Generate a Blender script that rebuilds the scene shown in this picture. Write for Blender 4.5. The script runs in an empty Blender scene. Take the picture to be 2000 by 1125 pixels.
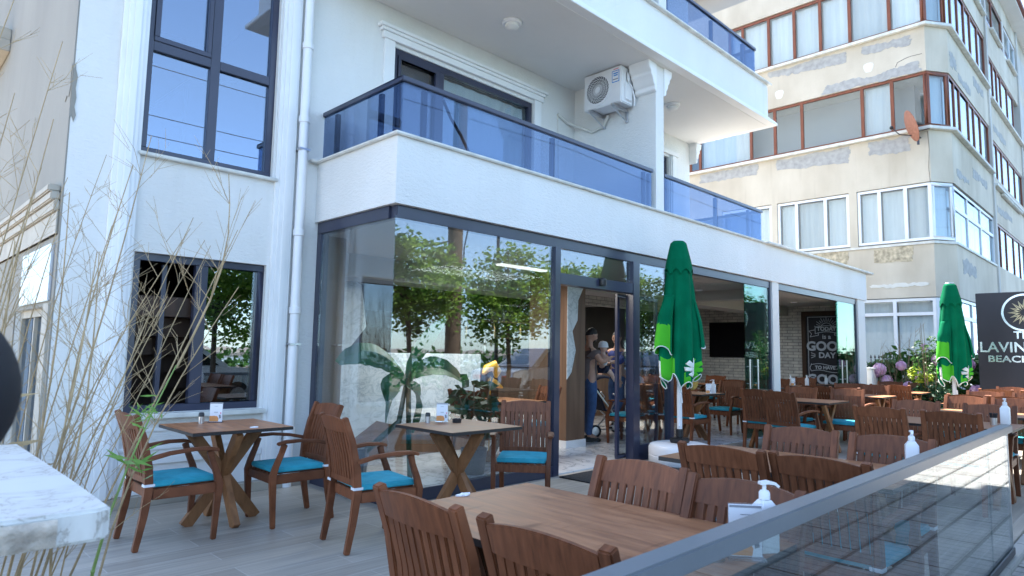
import bpy, bmesh, math, random
from mathutils import Vector, Matrix
R = math.radians
C = bpy.context.scene.collection
scene = bpy.context.scene
rnd = random.Random(7)

# ------------------------------------------------------------------ camera
cam_d = bpy.data.cameras.new('camera'); cam = bpy.data.objects.new('camera', cam_d); C.objects.link(cam)
cam_d.sensor_width = 36; cam_d.lens = 36 * 1279.5 / 2000; cam_d.clip_start = .02; cam_d.clip_end = 3000
cam_d.dof.use_dof = True; cam_d.dof.focus_distance = 6.5; cam_d.dof.aperture_fstop = 5.6
_y, _p, _r = R(45.03), R(5.575), R(1.036)
fw = Vector((math.sin(_y) * math.cos(_p), math.cos(_y) * math.cos(_p), math.sin(_p)))
rt = Vector((math.cos(_y), -math.sin(_y), 0)); up = rt.cross(fw)
r2 = rt * math.cos(_r) + up * math.sin(_r); u2 = -rt * math.sin(_r) + up * math.cos(_r)
M = Matrix((r2, u2, -fw)).transposed().to_4x4(); M.translation = Vector((0, 0, 1.37))
cam.matrix_world = M
scene.camera = cam

# ------------------------------------------------------------------ sky, sun, exposure
SUN_AZ, SUN_EL = math.atan2(.38, .925), R(62)          # azimuth clockwise from +Y
w = bpy.data.worlds.new('World'); scene.world = w; w.use_nodes = True
nt = w.node_tree; bg = nt.nodes['Background']
sky = nt.nodes.new('ShaderNodeTexSky'); sky.sky_type = 'NISHITA'; sky.sun_disc = False
sky.sun_elevation = SUN_EL; sky.sun_rotation = SUN_AZ; sky.air_density = 1.0; sky.dust_density = .3; sky.ozone_density = 1.5
tn = nt.nodes.new('ShaderNodeMix'); tn.data_type = 'RGBA'; tn.blend_type = 'MULTIPLY'; tn.inputs[0].default_value = 1; _tc = nt.nodes.new('ShaderNodeTexCoord'); _sx = nt.nodes.new('ShaderNodeSeparateXYZ'); _rp = nt.nodes.new('ShaderNodeValToRGB')     # the air is bluer towards the horizon over the sea
_rp.color_ramp.elements[0].color = (.66, .82, 1.06, 1); _rp.color_ramp.elements[1].position = .35; _rp.color_ramp.elements[1].color = (1.07, .99, .90, 1)
nt.links.new(_tc.outputs['Generated'], _sx.inputs[0]); nt.links.new(_sx.outputs['Z'], _rp.inputs[0]); nt.links.new(_rp.outputs[0], tn.inputs[7])
nt.links.new(sky.outputs[0], tn.inputs[6]); nt.links.new(tn.outputs[2], bg.inputs[0]); bg.inputs[1].default_value = .115
sd = bpy.data.lights.new('sun', 'SUN'); sd.energy = 4.8; sd.angle = R(.55); sd.color = (1, .95, .87)
so = bpy.data.objects.new('sun', sd); C.objects.link(so)
sdir = Vector((math.sin(SUN_AZ) * math.cos(SUN_EL), math.cos(SUN_AZ) * math.cos(SUN_EL), math.sin(SUN_EL)))
so.rotation_euler = sdir.to_track_quat('Z', 'Y').to_euler(); so.location = sdir * 40
scene.view_settings.view_transform = 'Standard'; scene.view_settings.look = 'None'
scene.view_settings.exposure = 2.5; scene.view_settings.gamma = 1; scene.view_settings.use_curve_mapping = False
cy = scene.cycles
cy.max_bounces = 8; cy.transparent_max_bounces = 24; cy.glossy_bounces = 4; cy.diffuse_bounces = 4
cy.caustics_reflective = False; cy.caustics_refractive = False; cy.sample_clamp_indirect = 6

# ------------------------------------------------------------------ materials
MATS = {}
def nodes(name):
    m = bpy.data.materials.new(name); m.use_nodes = True; MATS[name] = m
    return m, m.node_tree, m.node_tree.nodes, m.node_tree.links, m.node_tree.nodes['Principled BSDF']
def mapping(n, l, scale, coord='Object'):
    tc = n.new('ShaderNodeTexCoord'); mp = n.new('ShaderNodeMapping'); mp.inputs['Scale'].default_value = scale
    l.new(tc.outputs[coord], mp.inputs[0]); return mp
def ramp(n, stops):
    r = n.new('ShaderNodeValToRGB'); e = r.color_ramp.elements
    e[0].position, e[0].color = stops[0][0], (*stops[0][1], 1)
    e[1].position, e[1].color = stops[-1][0], (*stops[-1][1], 1)
    for p, c in stops[1:-1]:
        x = e.new(p); x.color = (*c, 1)
    return r
def simple(name, col, rough=.5, metal=0, var=.0, vs=6, bump=0, bs=80, spec=None, coat=0):
    m, t, n, l, b = nodes(name)
    b.inputs['Base Color'].default_value = (*col, 1); b.inputs['Roughness'].default_value = rough; b.inputs['Metallic'].default_value = metal
    if spec is not None: b.inputs['Specular IOR Level'].default_value = spec
    if coat: b.inputs['Coat Weight'].default_value = coat; b.inputs['Coat Roughness'].default_value = .15
    if var:
        mp = mapping(n, l, (vs, vs, vs)); nz = n.new('ShaderNodeTexNoise'); nz.inputs['Scale'].default_value = 1; nz.inputs['Detail'].default_value = 6
        l.new(mp.outputs[0], nz.inputs[0])
        r = ramp(n, [(.3, tuple(c * (1 - var) for c in col)), (.7, tuple(min(1, c * (1 + var)) for c in col))])
        l.new(nz.outputs[0], r.inputs[0]); l.new(r.outputs[0], b.inputs['Base Color'])
    if bump:
        mp = mapping(n, l, (bs, bs, bs)); nz = n.new('ShaderNodeTexNoise'); nz.inputs['Scale'].default_value = 1; nz.inputs['Detail'].default_value = 4
        bm = n.new('ShaderNodeBump'); bm.inputs['Strength'].default_value = bump; bm.inputs['Distance'].default_value = .01
        l.new(mp.outputs[0], nz.inputs[0]); l.new(nz.outputs[0], bm.inputs['Height']); l.new(bm.outputs[0], b.inputs['Normal'])
    return m
def wood(name, dark, light, scale=(3, 40, 40), rough=.45, knots=False, rand=True, coat=0):
    m, t, n, l, b = nodes(name)
    mp = mapping(n, l, scale); nz = n.new('ShaderNodeTexNoise'); nz.inputs['Scale'].default_value = 1; nz.inputs['Detail'].default_value = 5; nz.inputs['Distortion'].default_value = .6
    if rand:
        oi = n.new('ShaderNodeObjectInfo'); ad = n.new('ShaderNodeVectorMath'); ad.operation = 'MULTIPLY_ADD'
        co = n.new('ShaderNodeCombineXYZ'); l.new(oi.outputs['Random'], co.inputs[0]); l.new(oi.outputs['Random'], co.inputs[1])
        ad.inputs[1].default_value = (37, 51, 11); l.new(co.outputs[0], ad.inputs[0]); l.new(mp.outputs[0], ad.inputs[2]); l.new(ad.outputs[0], nz.inputs[0])
    else: l.new(mp.outputs[0], nz.inputs[0])
    r = ramp(n, [(.25, dark), (.5, tuple((a + c) / 2 for a, c in zip(dark, light))), (.78, light)])
    l.new(nz.outputs[0], r.inputs[0]); out = r.outputs[0]
    if knots:
        mp2 = mapping(n, l, (1.2, 7, 3)); k = n.new('ShaderNodeTexNoise'); k.inputs['Scale'].default_value = 1.6; k.inputs['Detail'].default_value = 2
        l.new(mp2.outputs[0], k.inputs[0]); kr = ramp(n, [(.62, (1, 1, 1)), (.75, (.55, .48, .45))]); l.new(k.outputs[0], kr.inputs[0])
        mx = n.new('ShaderNodeMix'); mx.data_type = 'RGBA'; mx.blend_type = 'MULTIPLY'; mx.inputs[0].default_value = 1
        l.new(out, mx.inputs[6]); l.new(kr.outputs[0], mx.inputs[7]); out = mx.outputs[2]
    if rand:
        hv = n.new('ShaderNodeHueSaturation'); mr = n.new('ShaderNodeMapRange'); mr.inputs[3].default_value = .74; mr.inputs[4].default_value = 1.26
        l.new(oi.outputs['Random'], mr.inputs[0]); l.new(mr.outputs[0], hv.inputs['Value']); l.new(out, hv.inputs['Color']); out = hv.outputs[0]
    l.new(out, b.inputs['Base Color']); b.inputs['Roughness'].default_value = rough; b.inputs['Specular IOR Level'].default_value = .32
    rr = n.new('ShaderNodeMapRange'); rr.inputs[3].default_value = rough - .08; rr.inputs[4].default_value = rough + .15
    l.new(nz.outputs[0], rr.inputs[0]); l.new(rr.outputs[0], b.inputs['Roughness'])
    bp = n.new('ShaderNodeBump'); bp.inputs['Strength'].default_value = .12; bp.inputs['Distance'].default_value = .004
    l.new(nz.outputs[0], bp.inputs['Height']); l.new(bp.outputs[0], b.inputs['Normal'])
    return m
def glass(name, tint, refl, gcol=(.9, .95, 1), rough=.0):
    m, t, n, l, b = nodes(name); n.remove(b)
    out = n['Material Output']; tr = n.new('ShaderNodeBsdfTransparent'); tr.inputs[0].default_value = (*tint, 1)
    gl = n.new('ShaderNodeBsdfGlossy'); gl.inputs['Color'].default_value = (*gcol, 1); gl.inputs['Roughness'].default_value = rough
    lw = n.new('ShaderNodeLayerWeight'); lw.inputs[0].default_value = .5
    pw = n.new('ShaderNodeMath'); pw.operation = 'POWER'; pw.inputs[1].default_value = 4.2
    ma = n.new('ShaderNodeMath'); ma.operation = 'MULTIPLY_ADD'; ma.inputs[1].default_value = (.55 if name == 'rail_glass' else .8) * (1 - refl); ma.inputs[2].default_value = refl
    mx = n.new('ShaderNodeMixShader')
    l.new(lw.outputs['Facing'], pw.inputs[0]); l.new(pw.outputs[0], ma.inputs[0]); l.new(ma.outputs[0], mx.inputs[0])
    l.new(tr.outputs[0], mx.inputs[1]); l.new(gl.outputs[0], mx.inputs[2]); l.new(mx.outputs[0], out.inputs[0])
    return m
def stucco(name, col, bump=.35, stain=.06, warm=(1, 1, 1), stretch=(9, 9, 30)):
    m, t, n, l, b = nodes(name); b.inputs['Roughness'].default_value = .85
    mp = mapping(n, l, (.7, .7, .35)); nz = n.new('ShaderNodeTexNoise'); nz.inputs['Scale'].default_value = 1.3; nz.inputs['Detail'].default_value = 8; l.new(mp.outputs[0], nz.inputs[0])
    r = ramp(n, [(.3, tuple(c * (1 - stain) * k for c, k in zip(col, warm))), (.65, col)]); l.new(nz.outputs[0], r.inputs[0]); l.new(r.outputs[0], b.inputs['Base Color'])
    m3 = mapping(n, l, (7, 7, .6)); n3 = n.new('ShaderNodeTexNoise'); n3.inputs['Scale'].default_value = 1; n3.inputs['Detail'].default_value = 5; l.new(m3.outputs[0], n3.inputs[0])
    r3 = ramp(n, [(.58, (1, 1, 1)), (.80, (1 - stain * .42, 1 - stain * .45, 1 - stain * .5))]); l.new(n3.outputs[0], r3.inputs[0]); x3 = n.new('ShaderNodeMix'); x3.data_type = 'RGBA'; x3.blend_type = 'MULTIPLY'; x3.inputs[0].default_value = 1
    l.new(r.outputs[0], x3.inputs[6]); l.new(r3.outputs[0], x3.inputs[7]); l.new(x3.outputs[2], b.inputs['Base Color'])
    m2 = mapping(n, l, stretch); n2 = n.new('ShaderNodeTexNoise'); n2.inputs['Scale'].default_value = 2.2; n2.inputs['Detail'].default_value = 8; n2.inputs['Roughness'].default_value = .65; l.new(m2.outputs[0], n2.inputs[0])
    bp = n.new('ShaderNodeBump'); bp.inputs['Strength'].default_value = bump; bp.inputs['Distance'].default_value = .012
    l.new(n2.outputs[0], bp.inputs['Height']); l.new(bp.outputs[0], b.inputs['Normal'])
    return m
def brick(name, c1, c2, mortar, bw, rh, ms, rot=None, rough=.8, bump=.5, var=None, offs=.5, coord='Object', dist=.006, squash=None):
    m, t, n, l, b = nodes(name); b.inputs['Roughness'].default_value = rough
    mp = mapping(n, l, (1, 1, 1), coord)
    if rot == 'yz':
        sx_ = n.new('ShaderNodeSeparateXYZ'); cx_ = n.new('ShaderNodeCombineXYZ'); tc_ = n.new('ShaderNodeTexCoord'); l.new(tc_.outputs[coord], sx_.inputs[0]); l.new(sx_.outputs[1], cx_.inputs[0]); l.new(sx_.outputs[2], cx_.inputs[1]); l.new(cx_.outputs[0], mp.inputs[0])
    elif rot: mp.inputs['Rotation'].default_value = rot
    br = n.new('ShaderNodeTexBrick'); br.inputs['Scale'].default_value = 1; br.inputs['Brick Width'].default_value = bw; br.inputs['Row Height'].default_value = rh
    br.inputs['Mortar Size'].default_value = ms; br.inputs['Color1'].default_value = (*c1, 1); br.inputs['Color2'].default_value = (*c2, 1); br.inputs['Mortar'].default_value = (*mortar, 1)
    br.offset = offs; br.inputs['Mortar Smooth'].default_value = .3
    l.new(mp.outputs[0], br.inputs[0])
    nz = n.new('ShaderNodeTexNoise'); nz.inputs['Detail'].default_value = 6
    m2 = mapping(n, l, var or (6, 6, 6), coord); l.new(m2.outputs[0], nz.inputs[0]); nz.inputs['Scale'].default_value = 1
    mx = n.new('ShaderNodeMix'); mx.data_type = 'RGBA'; mx.blend_type = 'MULTIPLY'; mx.inputs[0].default_value = 1
    r = ramp(n, [(.3, (.72, .72, .74)), (.7, (1.1, 1.08, 1.05))]); l.new(nz.outputs[0], r.inputs[0])
    l.new(br.outputs[0], mx.inputs[6]); l.new(r.outputs[0], mx.inputs[7]); l.new(mx.outputs[2], b.inputs['Base Color'])
    bp = n.new('ShaderNodeBump'); bp.inputs['Strength'].default_value = bump; bp.inputs['Distance'].default_value = dist; bp.invert = True
    l.new(br.outputs['Fac'], bp.inputs['Height']); l.new(bp.outputs[0], b.inputs['Normal'])
    return m
def marble(name, base, vein, scale=1.6, rough=.25, grid=None):
    m, t, n, l, b = nodes(name); b.inputs['Roughness'].default_value = rough
    mp = mapping(n, l, (scale,) * 3); nz = n.new('ShaderNodeTexNoise'); nz.inputs['Scale'].default_value = 1.5; nz.inputs['Detail'].default_value = 9; nz.inputs['Distortion'].default_value = 1.6; nz.inputs['Roughness'].default_value = .62
    l.new(mp.outputs[0], nz.inputs[0])
    r = ramp(n, [(.40, base), (.485, tuple(a * .8 + v * .2 for a, v in zip(base, vein))), (.5, vein), (.515, tuple(a * .8 + v * .2 for a, v in zip(base, vein))), (.62, base)])
    l.new(nz.outputs[0], r.inputs[0]); out = r.outputs[0]
    if grid:
        mp2 = mapping(n, l, (1, 1, 1)); br = n.new('ShaderNodeTexBrick'); br.offset = 0; br.inputs['Scale'].default_value = 1
        br.inputs['Brick Width'].default_value = grid; br.inputs['Row Height'].default_value = grid; br.inputs['Mortar Size'].default_value = .003
        br.inputs['Color1'].default_value = br.inputs['Color2'].default_value = (1, 1, 1, 1); br.inputs['Mortar'].default_value = (.45, .45, .47, 1)
        l.new(mp2.outputs[0], br.inputs[0]); mx = n.new('ShaderNodeMix'); mx.data_type = 'RGBA'; mx.blend_type = 'MULTIPLY'; mx.inputs[0].default_value = 1
        l.new(out, mx.inputs[6]); l.new(br.outputs[0], mx.inputs[7]); out = mx.outputs[2]
    l.new(out, b.inputs['Base Color']); return m
def leafmat(name, c1, c2, trans=.35, scale=3):
    m, t, n, l, b = nodes(name); out = n['Material Output']; b.inputs['Roughness'].default_value = .5
    mp = mapping(n, l, (scale,) * 3); nz = n.new('ShaderNodeTexNoise'); nz.inputs['Scale'].default_value = 1; nz.inputs['Detail'].default_value = 3
    l.new(mp.outputs[0], nz.inputs[0]); r = ramp(n, [(.35, c1), (.65, c2)]); l.new(nz.outputs[0], r.inputs[0]); l.new(r.outputs[0], b.inputs['Base Color'])
    tl = n.new('ShaderNodeBsdfTranslucent'); l.new(r.outputs[0], tl.inputs[0]); mx = n.new('ShaderNodeMixShader'); mx.inputs[0].default_value = trans
    l.new(b.outputs[0], mx.inputs[1]); l.new(tl.outputs[0], mx.inputs[2]); l.new(mx.outputs[0], out.inputs[0]); return m

stucco('white_render', (.80, .795, .78), bump=.75, stain=.10, warm=(1, .985, .96), stretch=(9, 9, 24))
stucco('soffit_white', (.78, .775, .76), bump=.05)
simple('trim_white', (.82, .82, .82), .7, var=.03, vs=3, bump=.06, bs=30)
stucco('side_beige', (.31, .29, .255), bump=.35, stain=.2)  # beige lowered in tone, shade of an unmodelled neighbour put into the colour
simple('cornice_stone', (.46, .42, .36), .8, var=.12, vs=5, bump=.1)
simple('navy_frame', (.028, .032, .062), .32, .0, var=.12, vs=2, coat=.3)
simple('black_frame', (.012, .014, .02), .4)
glass('window_glass', (.55, .62, .72), .27, (.72, .84, 1))
glass('open_glass', (.86, .91, .93), .115, (.92, .96, 1))
glass('fold_glass', (.66, .80, .76), .04, (.9, 1, .98))
glass('balcony_glass', (.54, .61, .72), .125, (.44, .55, .74))
glass('rail_glass', (.86, .91, .92), .12, (.9, .96, 1), .004)
glass('flat_glass', (.88, .92, .94), .07, (.85, .93, 1))
simple('brass', (.5, .36, .18), .3, 1); simple('steel', (.6, .6, .62), .28, 1, var=.06, vs=9); simple('dark_steel', (.06, .06, .07), .4, .6)
simple('rail_paint', (.135, .152, .172), .36, .0, var=.08, vs=3, bump=.03, bs=50)
wood('chair_wood', (.096, .029, .011), (.225, .078, .034), (5, 45, 8), .48)
wood('table_top', (.20, .080, .036), (.44, .205, .100), (26, 3.2, 3), .42, knots=True)
wood('table_leg', (.16, .070, .028), (.34, .155, .066), (14, 14, 5), .5)
simple('table_edge', (.022, .018, .018), .5)
simple('cushion', (.03, .34, .44), .85, var=.16, vs=9, bump=.5, bs=26)
simple('white_cloth', (.75, .75, .78), .8)
simple('white_plastic', (.78, .78, .80), .35, var=.03, vs=4)
simple('black_plastic', (.015, .015, .017), .4)
simple('paper', (.80, .80, .84), .6); simple('orange_print', (.72, .30, .10), .6); simple('grey_print', (.25, .25, .28), .6); simple('pink_print', (.7, .1, .2), .6)
glass('stair_glass', (.62, .68, .72), .24, (.92, .96, 1))
glass('acrylic', (.93, .95, .97), .08)
brick('deck_tile', (.32, .285, .24), (.41, .37, .315), (.50, .47, .43), 1.2, .2, .0035, rough=.42, bump=.15, var=(1.1, 34, 1), dist=.003)
brick('paver', (.31, .29, .27), (.37, .35, .33), (.20, .19, .18), .12, .30, .010, rough=.8, bump=.6, var=(3, 26, 8), dist=.010)
def _joints():
    m = MATS['paver']; n, l = m.node_tree.nodes, m.node_tree.links; b = n['Principled BSDF']; src = b.inputs['Base Color'].links[0].from_socket
    mp = mapping(n, l, (1, 1, 1)); br = n.new('ShaderNodeTexBrick'); br.inputs['Scale'].default_value = 1; br.inputs['Brick Width'].default_value = .9; br.inputs['Row Height'].default_value = .30; br.inputs['Mortar Size'].default_value = .016; br.inputs['Mortar Smooth'].default_value = .4
    br.inputs['Color1'].default_value = br.inputs['Color2'].default_value = (1, 1, 1, 1); br.inputs['Mortar'].default_value = (.10, .10, .10, 1); l.new(mp.outputs[0], br.inputs[0])
    mx = n.new('ShaderNodeMix'); mx.data_type = 'RGBA'; mx.blend_type = 'MULTIPLY'; mx.inputs[0].default_value = 1; l.new(src, mx.inputs[6]); l.new(br.outputs[0], mx.inputs[7]); l.new(mx.outputs[2], b.inputs['Base Color'])
_joints()
marble('slab_marble', (.74, .73, .70), (.42, .38, .34), 3, .35)
simple('slab_edge', (.52, .45, .38), .85, var=.4, vs=22, bump=.9, bs=45)
marble('floor_marble', (.62, .64, .66), (.22, .24, .27), .9, .12, grid=.6)
marble('wall_marble', (.66, .70, .72), (.30, .36, .38), 2.6, .3)
wood('wall_wood', (.11, .062, .038), (.23, .135, .085), (9, 9, .9), .5, rand=False)
wood('pale_wood', (.20, .125, .08), (.36, .235, .155), (16, 16, .8), .5, rand=False)
brick('white_brick', (.56, .54, .50), (.68, .65, .60), (.27, .255, .235), .26, .075, .007, rot='yz', bump=.9, dist=.012, offs=.5)
brick('white_brick_front', (.56, .54, .50), (.68, .65, .60), (.27, .255, .235), .26, .075, .007, rot=(R(90), 0, 0), bump=.9, dist=.012)
simple('ceiling_paint', (.42, .40, .38), .85)
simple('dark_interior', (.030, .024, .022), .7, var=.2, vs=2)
wood('dark_wood', (.03, .016, .011), (.075, .04, .026), (8, 8, 1), .45, rand=False)
simple('screen', (.004, .004, .006), .12)
simple('chalk_black', (.010, .012, .020), .6, var=.3, vs=5); simple('chalk_white', (.55, .58, .64), .9)
simple('sign_black', (.022, .020, .030), .38, var=.1, vs=2)
m_ = simple('sign_silver', (.72, .73, .76), .26, 1, var=.18, vs=9)
simple('sign_gold', (.62, .52, .33), .36, .7)
simple('canvas_green', (.0, .13, .058), .92, var=.18, vs=4, bump=.35, bs=22, spec=.1)
simple('canvas_lime', (.07, .47, .02), .92, var=.06, vs=8)
simple('canvas_white', (.76, .80, .78), .8)
stucco('old_render', (.64, .575, .48), bump=.4, stain=.26, warm=(1, .97, .92), stretch=(6, 6, 6))
stucco('old_render_grey', (.58, .56, .53), bump=.3, stain=.22, stretch=(6, 6, 3))
simple('cement_patch', (.38, .375, .37), .9, var=.18, vs=7, bump=.5, bs=14)
simple('lime_patch', (.70, .68, .63), .9, var=.06, vs=7)
simple('dirty_patch', (.47, .40, .29), .95, var=.45, vs=9, bump=.7, bs=22)
simple('sill_stone', (.66, .65, .61), .7, var=.16, vs=6)
wood('window_wood', (.16, .052, .028), (.26, .085, .048), (10, 10, 3), .35, rand=False)
simple('pvc_white', (.78, .80, .84), .35, var=.04, vs=3)
simple('pvc_shaded', (.48, .50, .54), .3)  # white PVC lowered in tone, shade on the side wall put into the colour
simple('rust_dish', (.34, .15, .10), .75, var=.25, vs=20)
simple('roof_red', (.20, .05, .04), .6)
def curtain_mat():
    m, t, n, l, b = nodes('curtain'); b.inputs['Roughness'].default_value = .9
    mp = mapping(n, l, (9, 9, .4)); nz = n.new('ShaderNodeTexNoise'); nz.inputs['Scale'].default_value = 1.5; nz.inputs['Detail'].default_value = 3
    l.new(mp.outputs[0], nz.inputs[0]); r = ramp(n, [(.3, (.78, .80, .80)), (.7, (.90, .91, .89))]); l.new(nz.outputs[0], r.inputs[0])
    oi = n.new('ShaderNodeObjectInfo'); hv = n.new('ShaderNodeHueSaturation'); mr = n.new('ShaderNodeMapRange'); mr.inputs[3].default_value = .72; mr.inputs[4].default_value = 1.06; l.new(oi.outputs['Random'], mr.inputs[0]); l.new(mr.outputs[0], hv.inputs['Value']); l.new(r.outputs[0], hv.inputs['Color']); l.new(hv.outputs[0], b.inputs['Base Color'])
curtain_mat()
leafmat('leaf_green', (.02, .07, .015), (.06, .16, .03)); leafmat('leaf_yellow', (.16, .26, .02), (.40, .48, .05)); leafmat('leaf_dark', (.015, .05, .02), (.035, .10, .04), .2)
leafmat('petal_pink', (.62, .34, .56), (.85, .62, .78), .3, 9); leafmat('tree_leaf', (.05, .15, .02), (.27, .42, .06), .5, 2.2); leafmat('banana_leaf', (.015, .09, .03), (.03, .16, .06), .2, 3)
leafmat('bamboo_leaf', (.08, .22, .02), (.20, .36, .06), .3)
simple('cane_tan', (.40, .285, .155), .7, var=.25, vs=18); simple('cane_green', (.20, .30, .07), .5, var=.2, vs=12); simple('twig_brown', (.22, .16, .10), .8)
simple('bark', (.09, .06, .04), .9, var=.3, vs=9, bump=.6, bs=30)
simple('pot_grey', (.05, .055, .07), .5); simple('soil', (.03, .022, .015), 1)
simple('asphalt', (.040, .040, .043), .85, var=.15, vs=2, bump=.4, bs=60)
simple('concrete', (.34, .33, .31), .85, var=.1, vs=2, bump=.2, bs=20); simple('promenade_paving', (.13, .115, .10), .9, var=.2, vs=1.5); simple('road_paint', (.7, .7, .68), .7)
simple('ground_soil', (.22, .19, .15), 1, var=.2, vs=.5)
simple('old_wall', (.16, .15, .14), .9, var=.2, vs=2); simple('water', (.02, .06, .09), .12, bump=.4, bs=1.2)
simple('car_white', (.75, .76, .78), .25, coat=.8); simple('car_silver', (.45, .46, .48), .28, .6, coat=.6); simple('car_dark', (.02, .025, .04), .2, coat=.8)
simple('tyre', (.02, .02, .02), .8); simple('car_glass', (.01, .012, .015), .05, coat=.5); simple('red_lamp', (.5, .02, .02), .3)
simple('skin', (.42, .24, .17), .55, var=.08, vs=20); simple('skin_pale', (.62, .42, .34), .55); simple('hair_black', (.012, .010, .009), .6, bump=.6, bs=90)
simple('shirt_brown', (.13, .10, .10), .85, var=.1, vs=12, bump=.2, bs=60); simple('jeans', (.035, .08, .19), .85, var=.2, vs=14, bump=.3, bs=90)
simple('blue_knit', (.015, .03, .16), .8, var=.1, vs=10); simple('shirt_grey', (.07, .07, .085), .85, var=.1, vs=8); simple('cotton_white', (.66, .68, .72), .85); simple('navy_cloth', (.01, .015, .04), .85)
simple('shoe_black', (.012, .012, .013), .5); simple('mat_black', (.02, .02, .022), .95, var=.3, vs=60, bump=.8, bs=300)
simple('yellow_plastic', (.80, .42, .03), .35); simple('sticker_blue', (.03, .25, .65), .5); simple('ac_grille', (.20, .20, .20), .5); simple('amber_cloth', (.45, .35, .10), .8)
simple('black_soft', (.006, .007, .012), .7, var=.2, vs=4)

m_, t_, n_, l_, b_ = nodes('lamp_glow'); b_.inputs['Emission Color'].default_value = (1, .97, .92, 1); b_.inputs['Emission Strength'].default_value = .25
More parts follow.
